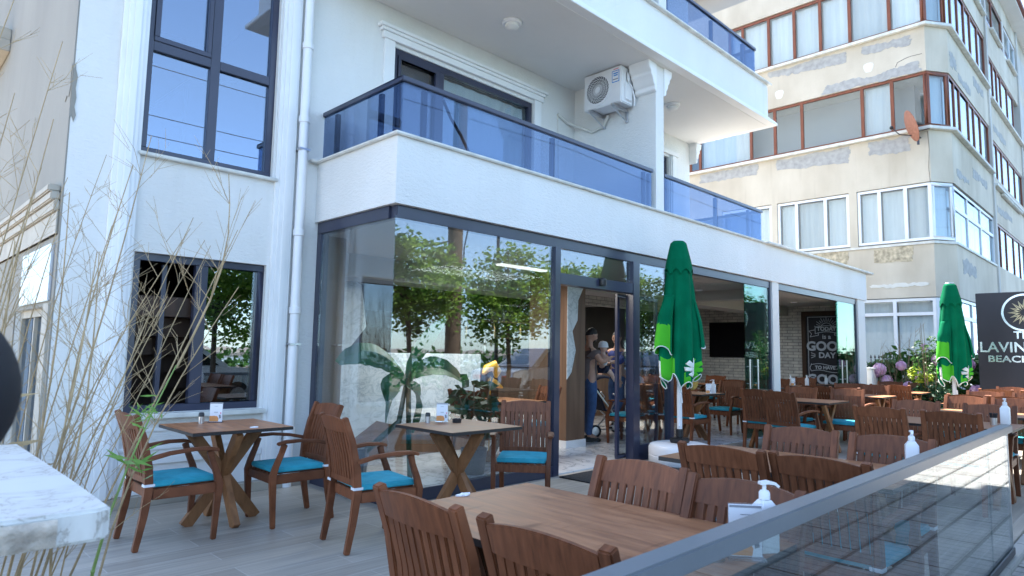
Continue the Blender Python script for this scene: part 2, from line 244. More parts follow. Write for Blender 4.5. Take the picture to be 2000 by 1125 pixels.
# ------------------------------------------------------------------ mesh helpers
class MB:
    def __init__(s): s.v = []; s.f = []; s.m = []
    def add(s, vs, fs, mi=0):
        o = len(s.v); s.v += [tuple(v) for v in vs]; s.f += [tuple(i + o for i in f) for f in fs]; s.m += [mi] * len(fs); return s
    def box(s, x0, x1, y0, y1, z0, z1, mi=0, mat=None):
        x0, x1 = min(x0, x1), max(x0, x1); y0, y1 = min(y0, y1), max(y0, y1); z0, z1 = min(z0, z1), max(z0, z1)
        vs = [Vector(p) for p in ((x0, y0, z0), (x1, y0, z0), (x1, y1, z0), (x0, y1, z0), (x0, y0, z1), (x1, y0, z1), (x1, y1, z1), (x0, y1, z1))]
        if mat: vs = [mat @ v for v in vs]
        return s.add(vs, [(0, 3, 2, 1), (4, 5, 6, 7), (0, 1, 5, 4), (1, 2, 6, 5), (2, 3, 7, 6), (3, 0, 4, 7)], mi)
    def beam(s, pts, w, h, side=(0, 1, 0), mi=0):
        """rectangular section swept along pts; w along side, h across; w,h numbers or lists"""
        n = len(pts); pts = [Vector(p) for p in pts]; side = Vector(side).normalized(); o = []
        for i, p in enumerate(pts):
            t = (pts[min(i + 1, n - 1)] - pts[max(i - 1, 0)]).normalized(); nn = t.cross(side).normalized()
            W = (w[i] if isinstance(w, (list, tuple)) else w) / 2; H = (h[i] if isinstance(h, (list, tuple)) else h) / 2
            sd_ = nn.cross(t).normalized()
            o += [p + sd_ * W + nn * H, p - sd_ * W + nn * H, p - sd_ * W - nn * H, p + sd_ * W - nn * H]
        fs = [(3, 2, 1, 0), (4 * n - 4, 4 * n - 3, 4 * n - 2, 4 * n - 1)]
        for i in range(n - 1):
            for k in range(4): a = 4 * i + k; b = 4 * i + (k + 1) % 4; fs.append((a, b, b + 4, a + 4))
        return s.add(o, fs, mi)
    def tube(s, pts, r, n=8, mi=0, cap=True):
        pts = [Vector(p) for p in pts]; k = len(pts); o = []; ref = None
        for i, p in enumerate(pts):
            t = (pts[min(i + 1, k - 1)] - pts[max(i - 1, 0)])
            t = t.normalized() if t.length > 1e-9 else Vector((0, 0, 1))
            if ref is None: ref = t.orthogonal().normalized()
            ref = (ref - t * ref.dot(t)).normalized(); bb = t.cross(ref)
            rr = r[i] if isinstance(r, (list, tuple)) else r
            for j in range(n): a = 2 * math.pi * j / n; o.append(p + ref * math.cos(a) * rr + bb * math.sin(a) * rr)
        fs = []
        for i in range(k - 1):
            for j in range(n): a = i * n + j; b = i * n + (j + 1) % n; fs.append((a, b, b + n, a + n))
        if cap: fs += [tuple(range(n - 1, -1, -1)), tuple(range((k - 1) * n, k * n))]
        return s.add(o, fs, mi)
    def lathe(s, prof, n=24, c=(0, 0, 0), mi=0, mat=None, cap=True):
        o = []; 
        for r, z in prof:
            for j in range(n): a = 2 * math.pi * j / n; o.append(Vector((r * math.cos(a), r * math.sin(a), z)))
        o = [(mat @ v if mat else v + Vector(c)) for v in o]; fs = []
        for i in range(len(prof) - 1):
            for j in range(n): a = i * n + j; b = i * n + (j + 1) % n; fs.append((a, b, b + n, a + n))
        if cap: fs += [tuple(range(n - 1, -1, -1)), tuple(range((len(prof) - 1) * n, len(prof) * n))]
        return s.add(o, fs, mi)
    def prism(s, poly, fn, d0, d1, mi=0):
        """poly of (u,v); fn(u,v,d)->xyz"""
        n = len(poly); vs = [fn(u, v, d0) for u, v in poly] + [fn(u, v, d1) for u, v in poly]
        fs = [tuple(range(n - 1, -1, -1)), tuple(range(n, 2 * n))] + [(i, (i + 1) % n, (i + 1) % n + n, i + n) for i in range(n)]
        return s.add(vs, fs, mi)
    def sphere(s, c, r, mi=0, nu=14, nv=9, sc=(1, 1, 1)):
        prof = []; o = []; c = Vector(c)
        for i in range(nv + 1):
            th = math.pi * i / nv
            for j in range(nu):
                a = 2 * math.pi * j / nu; o.append(c + Vector((math.sin(th) * math.cos(a) * r * sc[0], math.sin(th) * math.sin(a) * r * sc[1], -math.cos(th) * r * sc[2])))
        fs = []
        for i in range(nv):
            for j in range(nu): a = i * nu + j; b = i * nu + (j + 1) % nu; fs.append((a, b, b + nu, a + nu))
        return s.add(o, fs, mi)
    def build(s, name, mats, parent=None, smooth=False, bevel=0, label=None, fixn=True):
        me = bpy.data.meshes.new(name); me.from_pydata(s.v, [], s.f)
        for m in (mats if isinstance(mats, (list, tuple)) else [mats]): me.materials.append(MATS[m])
        me.polygons.foreach_set('material_index', s.m)
        bm = bmesh.new(); bm.from_mesh(me)
        if smooth or fixn: bmesh.ops.remove_doubles(bm, verts=bm.verts, dist=1e-6)
        if fixn: bmesh.ops.recalc_face_normals(bm, faces=bm.faces)
        if bevel:
            bmesh.ops.bevel(bm, geom=[e for e in bm.edges if len(e.link_faces) == 2 and e.calc_face_angle(0) > .6], offset=bevel, segments=2, affect='EDGES', clamp_overlap=True)
        bm.to_mesh(me); bm.free()
        if smooth or bevel:
            me.shade_smooth(); me.set_sharp_from_angle(angle=R(38))
        o = bpy.data.objects.new(name, me); C.objects.link(o)
        if parent: o.parent = parent
        if label: o['label'] = label
        return o
def tag(o, label, cat, group=None, kind=None):
    if kind: o['kind'] = kind
    if label: o['label'] = label
    if cat: o['category'] = cat
    if group: o['group'] = group
    return o
def thing(name, label, cat, loc=(0, 0, 0), rz=0, group=None):
    o = bpy.data.objects.new(name, None); C.objects.link(o); o.location = loc; o.rotation_euler = (0, 0, rz); o.empty_display_size = .2
    return tag(o, label, cat, group)
def structure(o): o['kind'] = 'structure'; return o
def kids(o): return list(o.children)
def dup(root, loc, rz=0, label=None, group=None):
    r = root.copy(); C.objects.link(r); r.location = loc; r.rotation_euler = (0, 0, rz)
    if label: r['label'] = label
    if group: r['group'] = group
    for ch in kids(root):
        c = ch.copy(); C.objects.link(c); c.parent = r
        for g in kids(ch):
            d = g.copy(); C.objects.link(d); d.parent = c
    return r
def wall(mb, fn, u0, u1, v0, v1, d0, d1, holes, mi=0):
    """slab with rectangular holes (ua,ub,va,vb) in the u-v plane, thickness d0..d1"""
    us = sorted({u0, u1, *[h[i] for h in holes for i in (0, 1)]}); vs = sorted({v0, v1, *[h[i] for h in holes for i in (2, 3)]})
    us = [u for u in us if u0 <= u <= u1]; vs = [v for v in vs if v0 <= v <= v1]
    def solid(i, j):
        if i < 0 or j < 0 or i >= len(us) - 1 or j >= len(vs) - 1: return False
        uc, vc = (us[i] + us[i + 1]) / 2, (vs[j] + vs[j + 1]) / 2
        return not any(h[0] < uc < h[1] and h[2] < vc < h[3] for h in holes)
    for i in range(len(us) - 1):
        for j in range(len(vs) - 1):
            if not solid(i, j): continue
            a, b, c, d = us[i], us[i + 1], vs[j], vs[j + 1]
            mb.add([fn(a, c, d0), fn(b, c, d0), fn(b, d, d0), fn(a, d, d0)], [(0, 1, 2, 3)], mi)
            mb.add([fn(a, c, d1), fn(b, c, d1), fn(b, d, d1), fn(a, d, d1)], [(3, 2, 1, 0)], mi)
            for (di, dj, p, q) in ((-1, 0, (a, c), (a, d)), (1, 0, (b, c), (b, d)), (0, -1, (a, c), (b, c)), (0, 1, (a, d), (b, d))):
                if not solid(i + di, j + dj): mb.add([fn(*p, d0), fn(*q, d0), fn(*q, d1), fn(*p, d1)], [(0, 1, 2, 3)], mi)
FY = lambda u, v, d: (u, d, v)      # wall in the x-z plane
FX = lambda u, v, d: (d, u, v)      # wall in the y-z plane
FZ = lambda u, v, d: (u, v, d)
def text_obj(s, size, ext, mat, origin, xdir, ydir, name, parent, align='CENTER', sx=1, bold=0):
    cu = bpy.data.curves.new(name, 'FONT'); cu.body = s; cu.size = size; cu.extrude = ext; cu.align_x = align; cu.align_y = 'CENTER'; cu.offset = bold; cu.resolution_u = 3
    t = bpy.data.objects.new('tmp', cu); C.objects.link(t); bpy.context.view_layer.update()
    me = bpy.data.meshes.new_from_object(t.evaluated_get(bpy.context.evaluated_depsgraph_get()))
    bpy.data.objects.remove(t); me.materials.clear(); me.materials.append(MATS[mat]); me.name = name
    X = Vector(xdir); Yv = Vector(ydir); Z = X.cross(Yv); mt = Matrix((X * sx, Yv, Z)).transposed().to_4x4(); mt.translation = Vector(origin); me.transform(mt)
    o = bpy.data.objects.new(name, me); C.objects.link(o)
    if parent: o.parent = parent
    return o

# ================================================================== the setting
structure(MB().box(-900, 900, -17.5, 900, -.6, -.22).build('ground', 'ground_soil'))
structure(MB().box(-2500, 2500, -2600, -17.5, -1.4, -1.2).build('sea', 'water'))
structure(MB().box(-7, 26, .91, 6.6, -.2, 0).build('terrace_floor', 'deck_tile'))
structure(MB().box(-40, 60, -3.0, .82, -.2, -.05).build('pavement', 'paver'))
k = MB()
for i in range(60): k.box(-20 + i * .8, -20 + i * .8 + .795, .822, .908, -.2, -.012)
structure(k.build('kerb', 'concrete', bevel=.006))
structure(MB().box(-60, 90, -10.5, -3.15, -.21, -.17).build('road', 'asphalt'))
k = MB()
for i in range(70): k.box(-35 + i * 1.0, -35 + i * 1.0 + .99, -3.15, -3.0, -.2, -.045)
structure(k.build('road_kerb', 'concrete', bevel=.01))
k = MB()
for i in range(20): k.box(-30 + i * 4, -28 + i * 4, -6.9, -6.78, -.2, -.166)
structure(k.build('road_marking', 'road_paint'))
structure(MB().box(-60, 90, -17.5, -10.5, -.21, -.04).build('promenade', 'promenade_paving'))
k = MB(); k.box(-60, 90, -17.5, -17.1, -.04, .55); structure(k.build('sea_wall', 'old_wall', bevel=.02))
k = MB()
for i in range(90): 
    x = -100 + i * 9 + rnd.uniform(-2, 2); k.sphere((x, -190, -1.2), rnd.uniform(3, 6), nu=7, nv=5, sc=(1.6, 1, .7))
structure(k.build('breakwater', 'old_wall'))
structure(MB().box(16.9, 40, 2.0, 6.6, -.02, .03).build('garden_bed', 'soil'))

# ================================================================== the restaurant building
bld = thing('restaurant_building', 'white rendered building with blue glass balconies over a glazed restaurant front', 'building', (0, 0, 0))
def frame_rect(mb, fn, u0, u1, v0, v1, wd, d0, d1, mi=0):
    mb.prism([(u0, v0), (u1, v0), (u1, v0 + wd), (u0, v0 + wd)], fn, d0, d1, mi); mb.prism([(u0, v1 - wd), (u1, v1 - wd), (u1, v1), (u0, v1)], fn, d0, d1, mi)
    mb.prism([(u0, v0 + wd), (u0 + wd, v0 + wd), (u0 + wd, v1 - wd), (u0, v1 - wd)], fn, d0, d1, mi); mb.prism([(u1 - wd, v0 + wd), (u1, v0 + wd), (u1, v1 - wd), (u1 - wd, v1 - wd)], fn, d0, d1, mi)
def rectp(mb, fn, u0, u1, v0, v1, d0, d1, mi=0): mb.prism([(u0, v0), (u1, v0), (u1, v1), (u0, v1)], fn, d0, d1, mi)
def wavy(fn, u0, u1, v0, v1, d, amp=.011, per=.12, seed=0):
    """a hanging curtain: folded cloth with real depth"""
    rr = random.Random(seed); n = max(8, int((u1 - u0) / per * 5)); mb = MB(); vs = []; ph = rr.uniform(0, 6)
    for i in range(n + 1):
        u = u0 + (u1 - u0) * i / n; q = u / per * math.pi + ph; dd = d + amp * math.sin(q) + amp * .5 * math.sin(q * .37 + 1)
        vs += [fn(u, v0, dd), fn(u, v1, d + (dd - d) * .7)]
    vs2 = [fn(0, 0, .004)]; off = Vector(fn(0, 0, .004))
    m = len(vs); vs = vs + [tuple(Vector(v) + off) for v in vs]
    fs = []
    for i in range(n): a = 2 * i; fs += [(a, a + 2, a + 3, a + 1), (m + a, m + a + 1, m + a + 3, m + a + 2)]
    mb.add(vs, fs); return mb
def window(name, parent, fn, u0, u1, v0, v1, d0, d1, mull, trans=(), fw_=.07, mw=.05, fm='navy_frame', gm='window_glass', sash=(), curt=None, cd=.1, seed=0, csel=None, label=None, nopane=()):
    """frame d0..d1 (d0 outside); returns the window part with its panes and curtains as sub-parts"""
    mb = MB(); frame_rect(mb, fn, u0, u1, v0, v1, fw_, d0, d1)
    us = [u0 + fw_] + [x for m in mull for x in (m - mw / 2, m + mw / 2)] + [u1 - fw_]; vs = [v0 + fw_] + [x for t in trans for x in (t - mw / 2, t + mw / 2)] + [v1 - fw_]
    for m in mull: rectp(mb, fn, m - mw / 2, m + mw / 2, v0 + fw_, v1 - fw_, d0, d1)
    for i in range(0, len(us), 2):
        for t in trans: rectp(mb, fn, us[i], us[i + 1], t - mw / 2, t + mw / 2, d0, d1)
    cells = [(us[i], us[i + 1], vs[j], vs[j + 1]) for i in range(0, len(us), 2) for j in range(0, len(vs), 2)]
    s = 1 if d1 > d0 else -1
    for ci in sash:
        a, b, c, d = cells[ci]; frame_rect(mb, fn, a, b, c, d, .045, d0 - .012 * s, d0 + .03 * s)
    wo = mb.build(name, fm, parent, bevel=.004, label=label)
    for ci, (a, b, c, d) in enumerate(cells):
        if ci in nopane: continue
        e = .045 if ci in sash else 0; pm = MB(); dm = (d0 + d1) / 2; rectp(pm, fn, a + e, b - e, c + e, d - e, dm, dm + .008 * s); pm.build('pane', gm, wo)
        if curt and (csel is None or ci in csel): wavy(fn, a + .01, b - .01, c + .01, d - .01, d1 + cd * s, seed=seed * 31 + ci).build('curtain', curt, wo, smooth=True, fixn=False)
    return wo
# --- walls of the stair tower and of the flats
mb = MB()
wall(mb, FY, 1.13, 3.42, 0, 18.2, 6.35, 6.6, [(1.66, 2.88, 3.08, 6.6), (1.68, 2.87, .78, 2.19), (1.66, 2.88, 9, 12.5)])
mb.build('front_wall', 'white_render', bld)
mb = MB(); wall(mb, FY, 3.42, 10.95, 2.95, 18.2, 6.351, 6.6, [(4.29, 6.72, 2.97, 4.98), (9.1, 10.41, 3.0, 5.02), (4.29, 6.72, 6.2, 8.2), (8.9, 10.41, 6.2, 8.2), (4.29, 6.72, 9.2, 11.2), (8.9, 10.41, 9.2, 11.2)])
mb.build('front_wall', 'white_render', bld)
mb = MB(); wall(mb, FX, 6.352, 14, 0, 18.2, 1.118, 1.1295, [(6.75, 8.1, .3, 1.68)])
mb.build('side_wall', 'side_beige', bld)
mb = MB(); wall(mb, FX, 6.6, 14, 0, 18.2, 1.13, 1.38, [(6.75, 8.1, .3, 1.68)])
mb.build('side_wall', 'white_render', bld)
MB().box(10.95, 11.15, 6.35, 14, 3.2, 18.2).build('side_wall', 'white_render', bld)
MB().box(1.38, 10.95, 13.8, 14, 0, 18.2).build('rear_wall', 'white_render', bld)
MB().box(1.0, 11.3, 4.7, 14.1, 18.2, 18.45).build('roof', 'trim_white', bld)  # out of view, height set so the building's shadow covers the pavement
MB().box(1.4, 10.9, 6.6, 13.8, 2.68, 2.9).build('floor_slab', 'dark_interior', bld)
for z in (5.5, 8.6, 11.7): MB().box(1.4, 10.9, 6.6, 13.8, z, z + .2).build('floor_slab', 'ceiling_paint', bld)
# rooms behind the upper windows
for z0 in (2.95, 5.75): MB().box(3.45, 10.9, 10, 10.1, z0, z0 + 2.4).build('room_wall', 'ceiling_paint', bld)
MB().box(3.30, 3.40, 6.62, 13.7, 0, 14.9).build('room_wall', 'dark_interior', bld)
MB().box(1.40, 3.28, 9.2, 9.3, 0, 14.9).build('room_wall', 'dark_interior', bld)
# stair flight seen dark behind the stair windows
st = MB()
for i in range(9): st.box(1.5, 3.2, 8.6 - i * .26, 8.9 - i * .26, .2 + i * .18, .38 + i * .18)
st.build('stair', 'dark_wood', bld)
st = MB()
for x in (1.75, 2.1, 2.45): st.tube([(x, 6.95, 0), (x, 6.95, 1.75)], .022)
st.tube([(1.5, 6.95, 1.5), (2.6, 6.95, 1.9)], .025); st.tube([(1.8, 6.96, 3.6), (2.25, 6.96, 4.1), (2.7, 6.96, 4.2)], .022); st.tube([(2.2, 6.96, 3.2), (2.2, 6.96, 4.0)], .016); st.tube([(2.5, 6.96, 3.2), (2.5, 6.96, 4.05)], .016)
st.build('stair_rail', 'dark_steel', bld, smooth=True)
# cornice, meter box and lower opening on the beige side
mb = MB()
for z0, z1, p in ((2.26, 2.46, .02), (2.46, 2.55, .045), (2.55, 2.62, .07), (2.62, 2.68, .09)): mb.box(1.118 - p, 1.118, 6.36 + p * .6, 12, z0, z1)
mb.box(1.118 - .26, 1.118, 10.2, 12.5, 5.2, 5.35); mb.box(1.118 - .2, 1.118, 10.2, 12.5, 5.05, 5.2)
mb.build('cornice', 'cornice_stone', bld, bevel=.01)
MB().box(1.095, 1.118, 6.45, 7.75, 1.72, 2.2).build('white_panel', 'pvc_shaded', bld, bevel=.006)
window('window', bld, FX, 6.75, 8.1, .3, 1.68, 1.17, 1.23, [7.4], fm='cornice_stone', gm='window_glass')
MB().box(1.10, 1.16, 6.42, 6.62, 0, 1.70).build('pilaster', 'cornice_stone', bld)
p = MB(); p.prism([(6.36, 3.70), (6.38, 3.60), (6.36, 3.52), (6.40, 3.43), (6.47, 3.46), (6.53, 3.42), (6.55, 3.52), (6.50, 3.60), (6.52, 3.70), (6.44, 3.73)], FX, 1.112, 1.117)
p.prism([(1.118, 3.24), (1.135, 3.26), (1.15, 3.21), (1.165, 3.27), (1.150, 3.34), (1.158, 3.42), (1.148, 3.50), (1.156, 3.60), (1.14, 3.66), (1.135, 3.72), (1.125, 3.62), (1.12, 3.5), (1.125, 3.40), (1.116, 3.32)], FY, 6.343, 6.3495); p.build('torn_membrane', 'side_beige', bld)
# pilasters, skirting, bands, sills
for xa, xb in ((1.45, 1.66), (2.90, 3.10)):
    p = MB(); p.box(xa, xb, 6.31, 6.352, .09, 15); p.box(xa + .035, xb - .035, 6.285, 6.31, .09, 15); p.box(xa + .075, xb - .075, 6.265, 6.285, .09, 15); p.build('pilaster', 'trim_white', bld, bevel=.006)
p = MB()
for a, b in ((1.662, 2.898),):
    for z0, z1, q in ((.09, .34, .02), (.34, .40, .045), (.46, .49, .015), (.62, .65, .015)): p.box(a, b, 6.35 - q, 6.352, z0, z1)
p.build('plinth_band', 'trim_white', bld, bevel=.004)
MB().box(1.13, 3.40, 6.255, 6.352, 0, .088).build('skirting', 'deck_tile', bld, bevel=.003)
MB().box(1.64, 2.92, 6.29, 6.46, 3.045, 3.078).build('window_sill', 'sill_stone', bld, bevel=.006)
MB().box(1.66, 2.90, 6.25, 6.46, .735, .778).build('window_sill', 'sill_stone', bld, bevel=.006)
w1 = window('window', bld, FY, 1.66, 2.88, 3.08, 6.6, 6.40, 6.47, [2.275], [4.10, 5.6], .065, .09, sash=(1,))
w2 = window('window', bld, FY, 1.68, 2.87, .78, 2.19, 6.40, 6.47, [2.275], [], .065, .11, gm='stair_glass', nopane=(0,))
MB().box(1.96, 2.0, 6.5, 6.54, .86, 2.11).build('window', 'navy_frame', bld)
# drain pipe
p = MB(); p.tube([(3.155, 6.27, .0), (3.155, 6.27, 15)], .048, 14)
for z in (.55, 1.75, 2.55, 3.75, 4.55, 5.6, 7.4): p.lathe([(.048, z - .035), (.058, z - .03), (.058, z + .03), (.048, z + .035)], 14, (3.155, 6.27, 0))
dp = p.build('drainpipe', 'white_plastic', bld, smooth=True)
for z in (3.42, 5.2, 1.4): MB().box(3.10, 3.215, 6.22, 6.352, z, z + .018).build('pipe_clamp', 'steel', dp)
# --- first-floor balcony: parapet, coping, slab, partition
p = MB(); p.prism([(3.37, 4.88), (16.55, 4.88), (16.55, 5.04), (3.53, 5.04), (3.53, 6.35), (3.37, 6.35)], FZ, 2.70, 3.33); bal = p.build('balcony_parapet', 'white_render', bld)
p = MB(); p.prism([(3.33, 4.84), (11.1, 4.84), (11.1, 5.08), (3.57, 5.08), (3.57, 6.345), (3.26, 6.345), (3.26, 6.27), (3.33, 6.27)], FZ, 3.331, 3.362); p.build('coping', 'sill_stone', bal, bevel=.008)
p = MB(); p.box(11.105, 16.85, 4.80, 5.10, 3.331, 3.375); p.build('coping', 'sill_stone', bal, bevel=.008)
MB().box(3.53, 10.95, 5.04, 6.35, 2.72, 2.95).build('balcony_floor', 'soffit_white', bld)
MB().box(10.95, 16.55, 5.04, 11.2, 2.72, 3.15).build('flat_roof', 'concrete', bld)
MB().box(3.42, 16.4, 11.0, 11.2, 0, 2.72).build('rear_wall', 'dark_interior', bld)
pw = MB().box(7.67, 7.87, 4.882, 6.35, 3.363, 5.45).build('partition_wall', 'white_render', bld)
def bracket(prof, y0, y1, parent):
    m = MB(); pl = [(a, z) for a, z in prof] ; m.prism(pl, FY, y0, y1); m.build('bracket', 'trim_white', parent, bevel=.006)
prof = [(0, 5.03), (.05, 5.06), (.05, 5.12), (.085, 5.15), (.10, 5.22), (.14, 5.26), (.14, 5.30), (.19, 5.35), (.21, 5.45)]
bracket([(7.67 - a, z) for a, z in prof] + [(7.67, 5.449)], 4.862, 5.2, pw)
bracket([(7.87 + a, z) for a, z in prof] + [(7.87, 5.449)], 4.862, 5.2, pw)
bracket([(11.15 + a, z) for a, z in prof] + [(11.15, 5.449)], 6.2, 6.5, bld)
# --- upper balcony slabs with stepped moulding
def slab(zs, x1=11.17, detail=True):
    p = MB(); p.box(3.36, x1, 4.80, 6.35, zs, zs + .70)
    b = p.build('balcony_slab', 'white_render', bld)
    q = MB()
    for e, a, c in ((.12, .0, .05), (.09, .05, .085), (.05, .085, .12), (.025, .12, .15)):
        q.box(3.36 - e, x1 + e, 4.80 - e, 6.35, zs - .04 + a, zs - .04 + c)
    q.build('moulding', 'trim_white', b, bevel=.005)
    q = MB(); q.box(3.3, x1 + .06, 4.74, 4.98, zs + .701, zs + .735); q.build('coping', 'sill_stone', b, bevel=.006)
    return b
slab(5.49); slab(8.6); slab(11.7); slab(14.8)  # the higher slabs are out of view, put in to cast shade
MB().box(3.37, 11.16, 4.82, 6.35, 5.445, 5.46).build('soffit', 'soffit_white', bld)
MB().box(7.67, 7.87, 4.83, 6.35, 6.23, 8.56).build('partition_wall', 'white_render', bld)
# --- balcony doors and windows
def door_unit(z0, z1, xa=4.29, xb=6.72, m=5.03, seed=0):
    w_ = window('balcony_door', bld, FY, xa, xb, z0, z1, 6.37, 6.44, [m], [], .075, .10, sash=(0,), curt='curtain', cd=.05, seed=seed, csel=(1,), gm='open_glass')
    MB().box(xa + .12, m - .1, 6.5, 6.51, z0 + .1, z1 - .1).build('roller_blind', 'pot_grey', w_)
    q = MB()
    q.box(xa - .15, xa - .004, 6.315, 6.352, z0 - .0, z1 + .05); q.box(xb + .004, xb + .15, 6.315, 6.352, z0 - .0, z1 + .05)
    for e, a, c in ((.02, .05, .13), (.05, .13, .17), (.08, .17, .21)): q.box(xa - .16 - e, xb + .16 + e, 6.315 - e * .7, 6.352, z1 + a, z1 + c)
    q.build('moulding', 'trim_white', w_, bevel=.004)
door_unit(2.97, 4.98); door_unit(6.25, 8.2, seed=4)
wr = window('balcony_door', bld, FY, 9.1, 10.41, 3.0, 5.02, 6.40, 6.46, [9.75], [], .07, .09, curt='curtain', seed=9, gm='window_glass')
q = MB(); q.box(10.43, 10.62, 6.315, 6.352, 3, 5.05); q.box(10.46, 10.57, 6.295, 6.315, 3, 5.05); q.box(8.9, 10.70, 6.30, 6.352, 5.06, 5.14); q.build('moulding', 'trim_white', wr, bevel=.004)
window('balcony_door', bld, FY, 8.9, 10.41, 6.25, 8.2, 6.40, 6.46, [9.6], [], .07, .09, curt='curtain', seed=12, gm='window_glass')
# --- balcony railings
def railing(x0, x1, z0, posts, left=None, right=None, py=4.90, leftx=None):
    r_ = MB(); r_.box(x0 - .02, x1 + .02, py - .025, py + .025, z0 + .50, z0 + .55)
    if left: r_.box(x0 - .02, x0 + .03, py + .025, left, z0 + .50, z0 + .55)
    if right: r_.box(x1 - .03, x1 + .02, py + .025, right, z0 + .50, z0 + .55)
    ro = r_.build('balcony_railing', 'navy_frame', bld, bevel=.006)
    xs = [x0] + [x for x in posts[1]] + [x1]
    for a, b in zip(xs[:-1], xs[1:]): MB().box(a + .004, b - .004, py - .004, py + .006, z0 + .01, z0 + .498).build('glass_panel', 'balcony_glass', ro)
    if left: MB().box(x0 - .003, x0 + .007, py + .012, left - .01, z0 + .01, z0 + .498).build('glass_panel', 'balcony_glass', ro)
    if right: MB().box(x1 - .007, x1 + .003, py + .012, right - .01, z0 + .01, z0 + .498).build('glass_panel', 'balcony_glass', ro)
    for x in posts[0]: MB().box(x - .025, x + .025, py + .02, py + .06, z0, z0 + .49).build('post', 'navy_frame', ro)
    if left:
        for y in (5.3, 6.12): MB().box(x0 + .02, x0 + .06, y - .025, y + .025, z0, z0 + .49).build('post', 'navy_frame', ro)
    return ro
ra = railing(3.42, 7.58, 3.362, ([3.7, 5.56, 7.44, 7.57], [4.1, 5.56]), left=6.34)
q = MB(); q.tube([(3.98, 5.0, 3.87), (4.1, 5.02, 3.72), (4.25, 5.03, 3.58), (4.38, 5.04, 3.42)], .016, 8); q.build('brace_strap', 'dark_steel', ra, smooth=True)
railing(7.90, 11.03, 3.362, ([7.95, 9.45, 10.6], [9.45]), right=6.34)
railing(7.90, 10.8, 6.225, ([7.95, 9.3, 10.4], [9.3]), right=6.34, py=4.86)
railing(3.42, 7.58, 6.225, ([3.7, 5.56, 7.5], [5.56]), left=6.34, py=4.86)
# --- shop front
ff = MB()
ff.box(3.43, 15.965, 4.93, 5.03, 2.58, 2.699); ff.box(3.405, 3.50, 5.03, 6.348, 2.58, 2.699)     # head
ff.box(3.405, 3.50, 4.93, 4.93, 2.58, 2.6)
ff.box(3.405, 5.60, 4.90, 4.98, 0, .115); ff.box(3.405, 3.49, 4.98, 6.348, 0, .115)              # bottom rails
ff.box(3.405, 3.50, 6.26, 6.348, .115, 2.58)                                                     # wall jamb
ff.box(5.60, 5.70, 4.90, 5.0, 0, 2.58); ff.box(7.15, 7.30, 4.90, 5.02, 0, 2.58); ff.box(8.04, 8.13, 4.90, 5.0, 0, 2.58)
ff.box(5.70, 7.15, 4.905, 5.04, 2.16, 2.29)
ff.box(7.30, 8.04, 4.91, 4.98, 0, .2); ff.box(11.37, 11.43, 4.93, 5.0, 0, 2.58); ff.box(15.90, 15.965, 4.93, 5.0, 0, 2.58)
sf = ff.build('shopfront_frame', 'navy_frame', bld, bevel=.004)
def pane(x0, x1, y0, y1, z0, z1, m='open_glass', par=sf): return MB().box(x0, x1, y0, y1, z0, z1).build('pane', m, par)
pane(3.42, 5.598, 4.935, 4.945, .116, 2.579); pane(3.42, 3.43, 4.947, 6.259, .116, 2.579); pane(5.702, 7.148, 4.955, 4.963, 2.291, 2.579); pane(7.302, 8.038, 4.945, 4.953, .201, 2.579)
for i in range(4):
    x0 = 10.45 + .05 * i; pn = pane(x0, 11.36, 4.945 + .028 * i, 4.953 + .028 * i, .03, 2.575, 'fold_glass')
    x0 = 14.80 + .05 * i; pn = pane(x0, 15.89, 4.945 + .028 * i, 4.953 + .028 * i, .03, 2.575, 'fold_glass')
for x, y in ((10.28 + .22, 4.90), (10.80, 4.90), (14.55 + .30, 4.90), (15.13, 4.90)):
    h = MB(); h.tube([(x, y, .80), (x, y, 1.32)], .015, 10); h.tube([(x, y, .92), (x, y + .05, .92)], .008, 8); h.tube([(x, y, 1.2), (x, y + .05, 1.2)], .008, 8); h.build('door_handle', 'steel', sf, smooth=True)
h = MB(); h.lathe([(.0, 0), (.045, 0), (.05, .03), (.05, .07), (.03, .09)], 18, (6.47, 4.885, 2.205)); h.build('door_sensor', 'black_plastic', sf, smooth=True)
sl = MB(); frame_rect(sl, FY, 7.02, 7.98, .03, 2.155, .05, 5.06, 5.10); sl = sl.build('sliding_door', 'navy_frame', bld, bevel=.004); pane(7.07, 7.93, 5.076, 5.084, .08, 2.105, par=sl)
MB().box(11.43, 11.70, 4.90, 5.2, 0, 2.72).build('column', 'white_render', bld)
MB().box(15.97, 16.45, 4.90, 5.2, 0, 2.72).build('column', 'white_render', bld)
# --- interior
structure(MB().box(3.43, 16.4, 4.94, 11, -.05, .016).build('dining_room_floor', 'floor_marble'))
cl = MB(); cl.box(3.50, 16.4, 5.05, 11, 2.60, 2.72); cl.box(8.3, 16.3, 6.6, 7.1, 2.38, 2.60); cl.box(11.5, 11.8, 5.05, 11, 2.42, 2.60); cl.box(3.6, 8.2, 7.4, 7.9, 2.3, 2.6); cl.build('ceiling', 'ceiling_paint', bld)
sp = MB()
for x, y in ((9.5, 5.9), (11.2, 6.2), (13.0, 5.9), (14.9, 5.9)): sp.lathe([(.0, 2.585), (.07, 2.585), (.075, 2.599)], 16, (x, y, 0))
sp.build('ceiling_spot', 'white_plastic', bld)
bw = MB(); wall(bw, FX, 5.2, 9.3, 0.016, 2.6, 16.3, 16.45, []); bw.build('brick_wall', 'white_brick', bld)
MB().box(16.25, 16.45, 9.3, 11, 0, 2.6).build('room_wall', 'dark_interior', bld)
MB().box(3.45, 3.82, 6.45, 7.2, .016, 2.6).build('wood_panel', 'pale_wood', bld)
MB().box(3.42, 3.46, 7.2, 11, 0, 2.6).build('room_wall', 'dark_interior', bld)
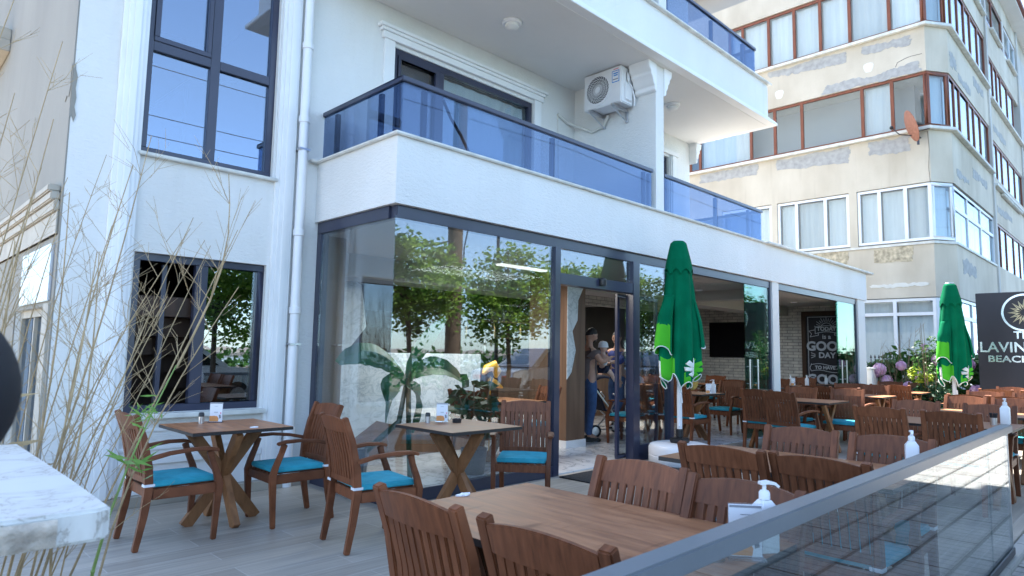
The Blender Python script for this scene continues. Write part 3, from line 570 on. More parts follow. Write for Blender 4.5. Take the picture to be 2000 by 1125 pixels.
mw = MB(); mw.box(3.83, 6.40, 7.0, 7.15, .016, 1.33); mo = mw.build('marble_counter', 'wall_marble', bld, bevel=.004)
MB().prism([(3.83, .02), (6.40, .02), (6.40, .22), (5.9, .45), (5.55, .30), (5.28, .34), (4.67, .49), (4.2, .20), (3.83, .36)], FY, 6.985, 6.999).build('wood_inlay', 'wall_wood', mo)
q = MB(); q.box(3.46, 7.6, 9.4, 9.5, .016, 2.6); q.build('room_wall', 'dark_wood', bld)
q = MB(); q.prism([(4.0, 1.34), (5.0, 1.34), (5.3, 1.7), (5.2, 2.3), (4.6, 2.59), (4.1, 2.2), (4.2, 1.8)], FY, 8.3, 8.36); q.build('marble_panel', 'wall_marble', bld)
for a, b in ((6.70, 7.12),): MB().box(a, b, 8.2, 8.3, .02, 2.6).build('wood_post', 'dark_wood', bld)
cm = MB(); cm.box(7.30, 7.72, 6.15, 6.9, .12, 2.6); co = cm.build('wood_column', 'wall_wood', bld)
MB().box(7.285, 7.735, 6.135, 6.915, .016, .119).build('column_base', 'trim_white', co)
MB().prism([(7.30, 2.599), (7.70, 2.599), (7.68, 2.37), (7.545, 2.15), (7.53, 1.85), (7.415, 1.69), (7.495, 1.41), (7.40, 1.09), (7.30, .99)], FY, 6.142, 6.149).build('marble_inlay', 'wall_marble', co)
MB().box(7.72, 13.5, 8.3, 8.45, 2.36, 2.6).build('brick_header', 'white_brick_front', bld)
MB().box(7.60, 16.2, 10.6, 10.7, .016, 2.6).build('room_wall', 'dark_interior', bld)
bc = MB(); bc.box(8.6, 13.6, 8.9, 9.4, .016, 1.08); bc = bc.build('bar_counter', 'wall_wood', bld); MB().box(8.5, 13.7, 8.84, 9.46, 1.081, 1.12).build('counter_top', 'dark_wood', bc)
sh = MB()
for z in (1.3, 1.65, 2.0): sh.box(8.4, 13.4, 10.2, 10.55, z, z + .03)
for x in (8.4, 9.6, 10.8, 12.0, 13.4): sh.box(x, x + .04, 10.2, 10.55, .3, 2.2)
sh = sh.build('bar_shelf', 'dark_wood', bld)
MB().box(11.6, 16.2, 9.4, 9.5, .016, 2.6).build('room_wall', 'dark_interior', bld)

bprof = [(0, 0), (.038, 0), (.038, .16), (.030, .20), (.013, .235), (.013, .30), (0, .30)]
first = None
for i, (x, z, m) in enumerate([(8.7 + .27 * j, (1.33, 1.68, 2.03)[j % 3], ('steel', 'brass', 'pot_grey')[j % 3]) for j in range(10)]):
    b_ = MB().lathe(bprof, 12, (0, 0, 0)).build('bar_bottle', m, None, smooth=True); b_.location = (x, 10.3, z)
    tag(b_, 'small glinting bottle on the dark bar shelves behind the man', 'bottle', 'bottles on the dark bar shelves')

st_ = MB().box(6.3, 7.25, 6.5, 6.62, 2.575, 2.599).build('strip_light', 'lamp_glow', bld)
for x, y in ((5.6, 6.2), (9.6, 7.6), (13.8, 7.2), (10.5, 9.7)):  # unseen area lights added to brighten the dining room, no fixtures there
    ld = bpy.data.lights.new('dining_room_fill', 'AREA'); ld.shape = 'RECTANGLE'; ld.size = 1.6; ld.size_y = .8; ld.energy = {5.6: 14, 9.6: 7}.get(x, 3); ld.color = (1, .95, .88)
    lo_ = bpy.data.objects.new('dining_room_fill', ld); C.objects.link(lo_); lo_.location = (x, y, 2.36)
# television, chalkboard
tv = thing('television', 'black wall television on the white brick end wall', 'television', (16.3, 7.9, 1.79))
MB().box(-.06, -.012, -.82, .80, -.46, .46).build('casing', 'black_plastic', tv, bevel=.006); MB().box(-.063, -.0605, -.80, .78, -.44, .44).build('screen', 'screen', tv)
cb = thing('chalkboard', 'framed black chalkboard lettered TODAY is a GOOD DAY TO HAVE A GOOD', 'chalkboard', (16.3, 5.70, 0))
q = MB(); frame_rect(q, FX, -.57, .57, .28, 2.47, .10, -.05, -.001); q.build('frame', 'dark_wood', cb, bevel=.006)
q = MB(); q.box(-.022, -.002, -.47, .47, .38, 2.37); q.build('board', 'chalk_black', cb)
q = MB(); frame_rect(q, FX, -.43, .43, .42, 2.34, .012, -.026, -.0225)
def stroke(mb, pts, wd=.012, x=-.0265):
    for (a, b), (c, d) in zip(pts[:-1], pts[1:]):
        t = Vector((c - a, d - b)); L = t.length or 1; n_ = Vector((-t.y, t.x)) / L * wd / 2; t = t / L * wd * .3
        mb.prism([(a - t.x + n_.x, b - t.y + n_.y), (a - t.x - n_.x, b - t.y - n_.y), (c + t.x - n_.x, d + t.y - n_.y), (c + t.x + n_.x, d + t.y + n_.y)], FX, x, x + .003)
for i in range(13):
    a = R(12 + i * 13); r0, r1 = .17, (.25 if i % 2 else .28); stroke(q, [(math.cos(a) * r0, 2.06 + math.sin(a) * r0 * .95), (math.cos(a) * r1, 2.06 + math.sin(a) * r1 * .95)], .01)
stroke(q, [(.13 * math.cos(R(a)), 2.06 + .13 * math.sin(R(a))) for a in range(0, 181, 15)], .012)
arc = lambda r, zc, a0, a1: [(r * math.cos(R(a)), zc + r * math.sin(R(a))) for a in range(a0, a1 + 1, 5)]
stroke(q, arc(.75, 1.375, 70, 110)); stroke(q, arc(.75, 1.23, 70, 110))
for s in (1, -1):
    x1 = .257 * s; stroke(q, [(x1, 2.08), (x1, 1.935)]); stroke(q, [(x1, 2.03), (.40 * s, 2.0), (.34 * s, 1.93), (.38 * s, 1.86), (.18 * s, 1.9), (.19 * s, 1.955)])
    for dz in (.06, 0, -.06): stroke(q, [(.27 * s, 1.42 + dz * .4), (.36 * s, 1.42 + dz)], .014)
    stroke(q, [(.36 * s, 1.22), (.40 * s, 1.12), (.37 * s, 1.05)])
wv = [(.36 - .06 * i, 1.20 + .025 * math.sin(i * .55)) for i in range(13)]; stroke(q, wv); stroke(q, [(a, b - .15) for a, b in wv])
q.build('chalk_drawing', 'chalk_white', cb)
def ctext(s, z, size, sx=1, bold=.004, y=0): text_obj(s, size, .001, 'chalk_white', (-.026, y, z), (0, -1, 0), (0, 0, 1), 'chalk_lettering', cb, sx=sx, bold=bold)
ctext('TODAY', 2.045, .125); ctext('is a', 1.86, .15, 1, .003); ctext('GOOD', 1.63, .30, 1.0, .012); ctext('DAY', 1.42, .18, 1.05, .006); ctext('TO HAVE A', 1.13, .11); ctext('GOOD', .85, .30, 1.0, .012)

# air conditioner on the partition wall
ac = thing('air_conditioner', 'white outdoor air conditioning unit on brackets by the balcony partition', 'air conditioner', (7.67, 5.56, 4.90))
MB().box(-.34, -.05, -.33, .33, .0, .53).build('casing', 'white_plastic', ac, bevel=.012)
cx, cz = .075, .265
gr = MB(); Yr = Matrix.Translation((-.341, cx, cz)) @ Matrix.Rotation(R(-90), 4, 'Y')
gr.lathe([(.20, -.004), (.235, -.004), (.235, .012), (.20, .012), (.20, -.004)], 36, mat=Yr, cap=False); gr.build('fan_ring', 'white_plastic', ac, smooth=True)
fd = MB(); fd.lathe([(0, .0005), (.20, .0005), (.20, .003), (0, .003)], 36, mat=Yr); fd.build('fan_opening', 'dark_steel', ac)
bl = MB()
for i in range(26):
    a0 = 2 * math.pi * i / 26; pts = []
    for k in range(9): r_ = .035 + .165 * k / 8; a = a0 + .95 * (k / 8) ** 1.3; pts.append(Yr @ Vector((r_ * math.cos(a), r_ * math.sin(a), .008)))
    bl.tube(pts, .0042, 5)
for rr_ in (.075, .12, .16): bl.tube([Yr @ Vector((rr_ * math.cos(a * .2618), rr_ * math.sin(a * .2618), .007)) for a in range(25)], .003, 5)
bl.build('fan_grille', 'white_plastic', ac, smooth=True); MB().lathe([(0, .004), (.042, .004), (.038, .018), (0, .02)], 20, mat=Yr).build('fan_hub', 'white_plastic', ac, smooth=True)
s_ = MB(); s_.box(-.3425, -.3405, -.30, -.175, .30, .47); s_ = s_.build('sticker', 'sticker_blue', ac); q = MB(); q.box(-.344, -.343, -.29, -.185, .312, .458); q.build('sticker_paper', 'paper', s_)
q = MB()
for z, a, b in ((.42, -.28, -.20), (.39, -.275, -.205)): q.box(-.3455, -.3445, a, b, z, z + .018)
q.build('sticker_print', 'sticker_blue', s_); q = MB(); q.box(-.3455, -.3445, -.283, -.19, .335, .35); q.build('sticker_print', 'grey_print', s_)
q = MB(); q.box(-.3425, -.3405, -.29, -.20, .488, .497); q.build('maker_mark', 'pink_print', ac)
q = MB(); q.box(-.26, -.10, -.352, -.331, .05, .30); q.box(-.22, -.14, -.348, -.331, .33, .47); q.build('valve_cover', 'white_plastic', ac, bevel=.01)
q = MB(); q.tube([(-.1, -.36, .2), (-.08, -.38, .1), (-.06, -.36, .0)], .012); q.tube([(-.2, -.35, .33), (-.12, -.37, .25), (-.08, -.36, .18)], .008); q.build('hose', 'white_plastic', ac, smooth=True)
for y in (-.20, .20):
    q = MB(); q.box(-.38, -.004, y - .02, y + .02, -.045, -.004); q.box(-.03, -.004, y - .02, y + .02, -.2, -.045); q.beam([(-.36, y, -.05), (-.02, y, -.19)], .022, .012); q.build('bracket', 'steel', ac, bevel=.003)
q = MB(); q.tube([(-.05, .1, -.02), (-.04, .2, -.16), (-.03, .42, -.20), (-.05, .6, -.10), (-.2, .76, -.02), (-.42, .77, .06)], .022, 8); q.tube([(-.42, .775, .06), (-.40, .775, -.3), (-.38, .775, -1.2)], .006, 6); q.build('pipe_lagging', 'lime_patch', ac, smooth=True)
# ceiling lamps under the upper balcony
lp = thing('ceiling_lamp', 'round white ceiling lamp under the balcony left of the air conditioner', 'ceiling lamp', (5.45, 5.53, 5.444), group='lamps under the upper balcony')
MB().lathe([(0, 0), (.12, 0), (.125, -.02), (.11, -.04)], 26).build('lamp_base', 'white_plastic', lp, smooth=True); MB().lathe([(.085, -.04), (.09, -.075), (.06, -.10), (0, -.105)], 22).build('lamp_shade', 'soffit_white', lp, smooth=True)
dup(lp, (9.14, 5.5, 5.444), 0, 'round white ceiling lamp under the balcony right of the partition bracket')

# ================================================================== the old apartment building
ap = thing('apartment_building', 'old beige apartment block with brown and white framed window bands and cement patches', 'building', (0, 0, 0))
X2, YC, XC, YR = 20.0, 4.22, 20.6, 3.82
def vol(z0, z1, e, name, m): MB().prism([(X2 - e, 16), (X2 - e, YC - e * .4), (XC - e * .4, YR - e), (46, YR - e), (46, 16)], FZ, z0, z1).build(name, m, ap, bevel=.0)
for i, (z0, z1) in enumerate(((0, .55), (3.02, 4.52), (6.12, 7.60), (9.20, 10.52), (12.30, 13.1), (14.4, 15.2))): vol(z0, z1, 0, 'wall', 'old_render')
for z0, z1 in ((.55, 3.02), (4.52, 6.12), (7.60, 9.20), (10.52, 12.30), (13.1, 14.4)):      # dark rooms behind the window bands
    MB().prism([(X2 + .9, 15.8), (X2 + .9, YC + .7), (XC + .3, YR + .9), (45, YR + .9), (45, 15.8)], FZ, z0, z1).build('room_wall', 'ceiling_paint', ap)
def pier(y0, y1, z0, z1, m='old_render'): MB().box(X2, X2 + .25, y0, y1, z0, z1).build('pier', m, ap)
for z in (7.54, 10.46): 
    MB().prism([(X2 - .13, 16), (X2 - .13, YC - .06), (XC - .05, YR - .13), (26.3, YR - .13), (26.3, YR - .002), (XC, YR - .002), (X2 - .002, YC), (X2 - .002, 16)], FZ, z, z + .085).build('coping', 'sill_stone', ap, bevel=.008)
for z in (7.2, 10.2): MB().box(26.55, 38, YR - .13, YR - .002, z, z + .085).build('coping', 'sill_stone', ap, bevel=.008)
MB().prism([(X2 - .04, 8.2), (X2 - .04, YC - .02), (XC - .02, YR - .04), (26.3, YR - .04), (26.3, YR - .002), (XC, YR - .002), (X2 - .002, YC), (X2 - .002, 8.2)], FZ, 4.44, 4.50).build('coping', 'sill_stone', ap)
MB().box(26.35, 26.6, YR - .05, YR + .2, 0, 15.2).build('pilaster', 'old_render_grey', ap)
MB().box(33.4, 33.7, YR - .05, YR + .2, 0, 15.2).build('pilaster', 'old_render_grey', ap)
# bands on the face turned to the restaurant
sd_ = 50
def lf(y0, y1, z0, z1, mull, fm, curt=True, trans=(), csel=None, mw=.09):
    global sd_; sd_ += 1
    return window('window', ap, FX, y0, y1, z0, z1, X2 + .03, X2 + .09, mull, trans, .075, mw, fm, 'flat_glass', curt='curtain' if curt else None, cd=.10, seed=sd_, csel=csel)
lf(YC + .02, 9.9, 10.56, 12.28, [5.08, 6.12, 6.95, 7.73, 8.54, 9.41], 'window_wood')
lf(YC + .02, 11.4, 7.635, 9.19, [5.08, 5.85, 7.56, 8.40, 9.18, 11.0], 'window_wood', csel=(1, 5))
lf(YC + .02, 6.06, 4.55, 6.10, [4.85, 5.50], 'pvc_white'); pier(6.07, 6.28, 4.52, 6.12); lf(6.29, 8.36, 4.55, 6.10, [6.95, 7.79], 'pvc_white'); lf(8.55, 10.2, 4.55, 6.10, [9.3], 'pvc_white'); pier(8.37, 8.54, 4.52, 6.12)
lf(YC + .02, 7.9, .58, 3.0, [5.21, 6.4], 'pvc_white', trans=[2.58]); pier(7.9, 16, .55, 3.02); pier(10.2, 16, 4.52, 6.12); pier(11.4, 16, 7.6, 9.2); pier(9.9, 16, 10.52, 12.3)
# chamfered corner windows
dxy = Vector((XC - X2, YR - YC)); LN = dxy.length; dxy /= LN; nin = Vector((-dxy.y, dxy.x))
FC = lambda u, v, d: (X2 + dxy.x * u + nin.x * d, YC + dxy.y * u + nin.y * d, v)
for z0, z1, fm in ((10.56, 12.28, 'window_wood'), (7.635, 9.19, 'window_wood'), (4.55, 6.10, 'pvc_white'), (.58, 3.0, 'pvc_white')):
    window('window', ap, FC, .02, LN - .02, z0, z1, .02, .08, [], [2.58] if z1 == 3.0 else [], .09, .09, fm, 'flat_glass', curt='curtain', cd=.07, seed=int(z0 * 7))
# bands on the street face
def rf(x0, x1, z0, z1, mull, fm, trans=(), curt=True):
    global sd_; sd_ += 1
    window('window', ap, FY, x0, x1, z0, z1, YR + .02, YR + .08, mull, trans, .08, .10, fm, 'flat_glass', curt='curtain' if curt else None, cd=.12, seed=sd_)
rf(XC + .02, 26.3, 10.56, 12.28, [21.4, 22.3, 23.2, 24.1, 25.2], 'window_wood'); rf(26.65, 32.2, 10.3, 11.9, [27.8, 28.6, 29.4, 30.8], 'window_wood'); pier_y = lambda x0, x1, z0, z1: MB().box(x0, x1, YR, YR + .25, z0, z1).build('pier', 'old_render_grey', ap)
rf(XC + .02, 26.3, 7.635, 9.19, [21.3, 22.0, 23.2, 24.0, 25.0], 'window_wood'); rf(26.65, 33.3, 7.3, 8.9, [27.8, 28.8, 30.2, 31.6], 'window_wood')
rf(XC + .02, 26.3, 4.35, 6.05, [22.3, 24.2], 'pvc_white', [5.45]); rf(26.65, 33.3, 4.35, 6.0, [27.6, 28.8, 30.4, 31.8], 'window_wood', curt=False)
rf(XC + .02, 26.3, .58, 3.0, [22.3, 24.2], 'pvc_white', [2.5]); rf(26.65, 33.3, .58, 3.0, [29], 'pvc_white', curt=False)
rf(24.4, 26.3, 13.12, 14.35, [25.3], 'pvc_white'); rf(26.65, 30.2, 13.12, 14.35, [28.2], 'window_wood'); rf(30.6, 33.3, 13.12, 14.35, [32], 'pvc_white'); pier_y(20.6, 24.4, 13.1, 14.4); pier_y(30.2, 30.6, 13.1, 14.4)
for a, b in ((0, .0),): pass
for z0, z1 in ((.55, 3.02), (4.35, 6.12), (7.3, 9.2), (10.3, 12.3), (13.1, 14.4)): pier_y(33.7, 46, z0, z1)
for z0, z1 in ((8.9, 9.2), (11.9, 12.3), (6.0, 6.12)): MB().box(26.62, 33.35, YR + .002, YR + .1, z0, z1).build('pier', 'old_render', ap)
for x, z in ((25.2, 12.98), (28.4, 12.98), (31.8, 12.98), (28.9, 7.10), (31.0, 7.10)): MB().box(x - 1.0, x + 1.0, YR - .12, YR - .002, z, z + .09).build('window_sill', 'sill_stone', ap, bevel=.02)
MB().prism([(X2 - .5, 16), (X2 - .5, YC - .4), (XC - .3, YR - .55), (46, YR - .55), (46, 16)], FZ, 15.2, 15.34).build('roof', 'roof_red', ap)
MB().prism([(X2 - .4, 15.9), (X2 - .4, YC - .3), (XC - .2, YR - .45), (45.9, YR - .45), (45.9, 15.9)], FZ, 15.12, 15.2).build('eave', 'trim_white', ap)
def rough_poly(pts, seed, n=26, a=.035):
    rr = random.Random(seed); o = []; w1 = w2 = 0
    for i in range(len(pts)):
        (x0, y0), (x1, y1) = pts[i], pts[(i + 1) % len(pts)]
        for k in range(n): t = k / n; w1 = w1 * .72 + rr.uniform(-a, a) * .9; w2 = w2 * .72 + rr.uniform(-a, a) * .9; e = math.sin(math.pi * t) ** .5; hz = abs(x1 - x0) > abs(y1 - y0); o.append((x0 + (x1 - x0) * t + (0 if hz else w1 * e), y0 + (y1 - y0) * t + (w2 * e if hz else 0)))
    return o
for i, (pts, mt) in enumerate([([(8.34, 7.50), (8.35, 7.17), (6.25, 7.0), (6.22, 7.50)], 'cement_patch'), ([(10.97, 7.5), (11.0, 7.2), (9.0, 7.15), (8.96, 7.5)], 'cement_patch'), ([(5.71, 7.5), (5.69, 7.10), (4.70, 7.04), (4.69, 7.48)], 'cement_patch'),
        ([(8.58, 10.42), (8.5, 10.22), (7.3, 10.10), (6.22, 10.05), (6.21, 10.36)], 'cement_patch'), ([(5.8, 10.36), (5.77, 10.13), (4.59, 10.03), (4.55, 10.30)], 'cement_patch'), ([(6.95, 9.22), (6.8, 9.50), (5.5, 9.40), (4.4, 9.52), (4.32, 9.22)], 'cement_patch'),
        ([(5.67, 4.40), (5.67, 4.03), (4.73, 4.0), (4.70, 4.42)], 'dirty_patch'), ([(7.46, 4.42), (7.3, 4.1), (6.37, 4.02), (6.35, 4.42)], 'dirty_patch'), ([(5.77, 3.41), (4.39, 3.40), (4.39, 3.34), (5.77, 3.33)], 'lime_patch')]):
    pp = MB(); pp.prism(rough_poly(pts, i, a=.016 if mt == 'dirty_patch' else .035), FX, X2 - .006 - .0005 * i, X2 + .01); pp.build('plaster_patch', mt, ap)
for i, (y, z) in enumerate(((5.64, 9.70), (8.22, 9.6))):
    pp = MB(); pp.prism([(y + (.13 + .02 * math.sin(3 * a)) * math.cos(a), z + (.17 + .03 * math.cos(2 * a)) * math.sin(a)) for a in [k * .35 for k in range(18)]], FX, X2 - .004, X2 + .01); pp.build('plaster_patch', 'lime_patch', ap)
for i, (x0, z0, x1, z1) in enumerate(((20.8, 9.5, 21.6, 9.9), (21.8, 9.35, 23.5, 9.6), (24, 9.9, 25.6, 10.2), (21.0, 6.4, 22.6, 6.6), (23.2, 6.8, 25.4, 7.1), (27.2, 9.25, 29.6, 9.5), (27.1, 6.4, 30.1, 6.65), (21.2, 3.7, 23.0, 4.1))):
    pp = MB(); pp.prism(rough_poly([(x0, z0), (x1, z0 + .05), (x1, z1), (x0, z1)], 70 + i, a=.05), FY, YR - .005, YR + .01); pp.build('plaster_patch', 'cement_patch', ap)
def crack(pts, x=X2 - .003):
    cr = MB()
    for a, b in zip(pts[:-1], pts[1:]): cr.tube([(x, *a), (x, *b)], .006, 4)
    cr.build('crack', 'dark_steel', ap)
crack([(4.95, 9.5), (4.9, 9.62), (4.7, 9.68), (4.55, 9.70), (4.3, 9.69)]); crack([(4.24, 6.1), (4.26, 6.5), (4.23, 7.0), (4.25, 7.5)])
# neighbouring red roofed house seen in the panes
# satellite dish
di = thing('satellite_dish', 'rust brown satellite dish on the sill of the old apartment building', 'satellite dish', (19.72, 4.42, 7.30))
dm = Matrix.Translation((-.12, .12, .30)) @ Matrix.Rotation(R(-62), 4, 'Z') @ Matrix.Rotation(R(72), 4, 'Y') 
q = MB(); pr = [(0, -.085), (.12, -.078), (.24, -.055), (.34, -.02), (.40, .01)]; q.lathe(pr + [(.40, .02), (.33, -.005), (.2, -.05), (0, -.07)], 30, mat=dm @ Matrix.Diagonal((1.1, .95, 1, 1))); q.build('reflector', 'rust_dish', di, smooth=True)
q = MB(); q.tube([(.28, .0, .05), (.02, .0, .02), (.02, 0, .26)], .022); q.tube([(.02, 0, .16), (.14, -.25, .22)], .012); q.tube([(.02, 0, .16), (.14, .2, .1)], .012); q.tube([(.02, 0, -.2), (.02, 0, .1)], .03); q.build('mast', 'dark_steel', di, smooth=True)
q = MB(); q.tube([(-.05, .1, .05), (-.22, .38, .10), (-.30, .52, .28)], .014); q.build('feed_arm', 'dark_steel', di, smooth=True); MB().sphere((-.31, .54, .30), .05).build('receiver', 'black_plastic', di, smooth=True)

# ================================================================== furniture
def make_chair(label):
    t = thing('armchair', label, 'chair')
    W = .215
    for s in (-1, 1):
        q = MB(); q.beam([(-.275, s * W, .0), (-.235, s * W, .22), (-.215, s * W, .40), (-.225, s * W, .55), (-.265, s * W, .74), (-.325, s * W, .905)], [.040, .043, .046, .046, .045, .044], [.036, .046, .054, .05, .042, .036])
        q.build('leg', 'chair_wood', t, bevel=.005)
        q = MB(); q.beam([(.225, s * (W + .025), .0), (.235, s * (W + .025), .2), (.245, s * (W + .025), .385), (.225, s * (W + .028), .46), (.185, s * (W + .032), .56), (.165, s * (W + .035), .628)], [.034, .038, .04, .038, .036, .036], [.034, .042, .054, .044, .038, .044])
        q.build('leg', 'chair_wood', t, bevel=.005)
        q = MB(); q.beam([(-.235, s * (W + .012), .600), (-.10, s * (W + .025), .632), (.05, s * (W + .038), .648), (.16, s * (W + .042), .645), (.225, s * (W + .040), .630)], [.035, .045, .055, .058, .045], [.03, .026, .024, .024, .022])
        q.build('armrest', 'chair_wood', t, bevel=.006)
    q = MB(); q.beam([(-.195, -W + .02, .365), (-.195, W - .02, .365)], .03, .07, (1, 0, 0)); q.beam([(.235, -W - .005, .362), (.235, W + .005, .362)], .03, .065, (1, 0, 0))
    for s in (-1, 1): q.beam([(-.19, s * W, .362), (.225, s * (W + .02), .362)], .028, .07)
    for i in range(6): q.box(-.18, .23, -.19 + i * .065, -.14 + i * .065, .392, .404)
    q.build('seat_frame', 'chair_wood', t, bevel=.004)
    q = MB(); n = 10; tp, bt = [], []
    for i in range(n + 1):                                           # arched, bowed top rail
        u = -1 + 2 * i / n; y = u * (W - .018); bow = -.020 * (1 - u * u); arch = .022 * (1 - u * u); tp.append((y, bow, arch))
    vs = []
    for y, b_, a_ in tp: vs += [(-.295 + b_ - .012, y, .80), (-.295 + b_ + .012, y, .80), (-.325 + b_ + .012, y, .885 + a_), (-.325 + b_ - .012, y, .885 + a_)]
    fs = [(0, 1, 2, 3), (4 * n + 3, 4 * n + 2, 4 * n + 1, 4 * n)]
    for i in range(n):
        for k in range(4): a = 4 * i + k; b = 4 * i + (k + 1) % 4; fs.append((a, a + 4, b + 4, b))
    q.add(vs, fs)
    for i in range(9):
        y = -.168 + i * .042; u = y / W; b_ = -.018 * (1 - u * u)
        q.beam([(-.228 + b_ * .6, y, .475), (-.250 + b_ * .8, y, .64), (-.292 + b_, y, .805)], .0362, .013)
    q.beam([(-.228, -W + .018, .462), (-.238, 0, .462), (-.228, W - .018, .462)], .022, .045, (1, 0, 0))
    q.build('backrest', 'chair_wood', t, bevel=.0035)
    q = MB(); nx, ny = 8, 8; vs = []; fs = []
    def cu(ix, iy, top):
        x = -.195 + .425 * ix / nx; y = -.215 + .43 * iy / ny; ex = min(ix, nx - ix) / (nx / 2); ey = min(iy, ny - iy) / (ny / 2); e = min(1, min(ex, ey) * 3)
        return (x, y, (.452 + .010 * (ex * ey) ** .5 - (0 if e else .006)) if top else .408)
    for top in (0, 1):
        for i in range(nx + 1):
            for j in range(ny + 1): vs.append(cu(i, j, top))
    N = (nx + 1) * (ny + 1); idx = lambda i, j, t_: t_ * N + i * (ny + 1) + j
    for i in range(nx):
        for j in range(ny): fs += [(idx(i, j, 1), idx(i + 1, j, 1), idx(i + 1, j + 1, 1), idx(i, j + 1, 1)), (idx(i, j, 0), idx(i, j + 1, 0), idx(i + 1, j + 1, 0), idx(i + 1, j, 0))]
    for i in range(nx): fs += [(idx(i, 0, 0), idx(i + 1, 0, 0), idx(i + 1, 0, 1), idx(i, 0, 1)), (idx(i, ny, 0), idx(i, ny, 1), idx(i + 1, ny, 1), idx(i + 1, ny, 0))]
    for j in range(ny): fs += [(idx(0, j, 0), idx(0, j, 1), idx(0, j + 1, 1), idx(0, j + 1, 0)), (idx(nx, j, 0), idx(nx, j + 1, 0), idx(nx, j + 1, 1), idx(nx, j, 1))]
    c_ = q.add(vs, fs).build('cushion', 'cushion', t, bevel=.007)
    for s in (-1, 1):
        q = MB(); q.box(-.248, -.190, s * (W + .022), s * (W + .0245), .418, .436); q.box(-.248, -.2455, s * (W - .03), s * (W + .022), .418, .436); q.box(-.212, -.18, s * (W - .004), s * (W + .022), .42, .434); q.build('tie_strap', 'white_cloth', c_)
    return t
def make_table(sx, sy, label, name='dining_table', legs='star'):
    t = thing(name, label, 'table'); h = .745
    q = MB(); q.box(-sx / 2, sx / 2, -sy / 2, sy / 2, h - .026, h - .002); q.build('table_edge', 'table_edge', t, bevel=.002)
    q = MB(); q.box(-sx / 2 + .001, sx / 2 - .001, -sy / 2 + .001, sy / 2 - .001, h - .0015, h); q.build('tabletop', 'table_top', t)
    if legs == 'star':
        for dx, dy in ((1, 0), (0, 1)):
            for s in (1, -1):
                q = MB(); o = .006 * s
                q.beam([(-dx * .27 * s + dy * o, -dy * .27 * s + dx * o, 0), (dx * .27 * s + dy * o, dy * .27 * s + dx * o, h - .028)], .05, .085, (dy, dx, 0)); q.build('leg', 'table_leg', t, bevel=.003)
    else:
        for sy_ in (-1, 1):
            y = sy_ * (sy / 2 - .14)
            for s in (1, -1):
                q = MB(); q.beam([(-.29 * s, y + s * .024, 0), (.29 * s, y + s * .024, h - .028)], .046, .07, (0, 1, 0)); q.build('leg', 'table_leg', t, bevel=.003)
    return t
L_ = 'brown armchair '
chair0 = make_chair(L_ + 'left of the small table under the stair window'); chair0.location = (1.71, 5.15, 0); chair0['group'] = 'wooden terrace armchairs'
G = 'wooden terrace armchairs'
CH = [  # x, y, facing angle, label
 (2.62, 5.13, 180, 'between the two small tables by the window, nearest the drainpipe'),
 (2.74, 4.12, -8, 'turned to the left side of the small table at the glass corner'),
 (4.36, 4.18, 216, 'at the right of the small table in front of the tall glass'),
 (1.655, 1.75, 0, 'nearest the camera, left of the big front table, farther from the rail'),
 (1.655, 1.21, 0, 'nearest the camera, left of the big front table, beside the metal rail'),
 (2.13, 1.64, 180, 'right of the big front table, farther from the rail'),
 (2.06, 1.15, 180, 'right of the big front table, behind its menu card'),
 (3.53, 1.67, 0, 'left of the second rail table, in front of the white parasol base'),
 (3.56, 1.18, 0, 'left of the second table along the rail, next to the rail'),
 (4.15, 1.74, 180, 'right of the second table along the rail, farther from the rail'),
 (4.15, 1.22, 180, 'right of the second table along the rail, behind its soap dispenser'),
 (7.40, 2.0, 0, 'left of the table at the end of the rail, farther from the street'),
 (7.40, 1.45, 0, 'left of the table at the end of the rail, nearer the street'),
 (8.28, 2.06, 180, 'right of the table at the end of the rail, farther from the street'),
 (8.22, 1.37, 180, 'right of the table at the end of the rail, nearer the street'),
 (9.98, 1.93, 180, 'sunlit, right of the fourth table along the street'),
 (9.95, 1.38, 180, 'sunlit, right of the fourth table, on the street side'),
 (11.07, 1.98, 0, 'left of the fifth table, below the farther green parasol'),
 (11.10, 1.50, 0, 'left of the fifth table, on the street side'),
 (11.9, 2.0, 180, 'right of the fifth table, in front of the black sign'),
 (11.9, 1.45, 180, 'right of the fifth table, on the street side'),
 (13.6, 2.03, 0, 'left of the last table before the black sign'),
 (13.6, 1.45, 0, 'left of the last table before the black sign, on the street side'),
 (14.4, 2.0, 180, 'right of the last table, touching the black sign'),
 (9.50, 4.22, 2, 'left of the table in front of the first folding door, nearer the glass'),
 (9.22, 3.72, -12, 'left of the table in front of the first folding door, turned out'),
 (10.42, 3.45, 182, 'right of the folding door table, with the sun on its back'),
 (10.30, 4.12, 180, 'right of the table in front of the folding door, in shade'),
 (11.53, 3.65, 0, 'left of the small sunlit table before the second opening, nearer the street'),
 (11.72, 4.17, 0, 'left of the small sunlit table before the second opening, nearer the glass'),
 (12.6, 3.72, 180, 'right of the small sunlit table before the second opening'),
 (12.7, 4.2, 180, 'right of the small sunlit table, close to the white column'),
 (13.62, 3.5, 0, 'left of the farthest sunlit table by the hydrangeas'),
 (13.55, 4.1, 0, 'left of the farthest sunlit table, nearer the glass'),
 (14.85, 3.5, 180, 'right of the farthest sunlit table by the hydrangeas'),
 (14.9, 4.1, 180, 'right of the farthest table, closest to the end column')]
for x, y, a, l in CH: dup(chair0, (x + rnd.uniform(-.02, .02), y + rnd.uniform(-.015, .015), 0), R(a + rnd.uniform(-4, 4)), L_ + l, G)
GI = 'wooden armchairs inside the dining room'
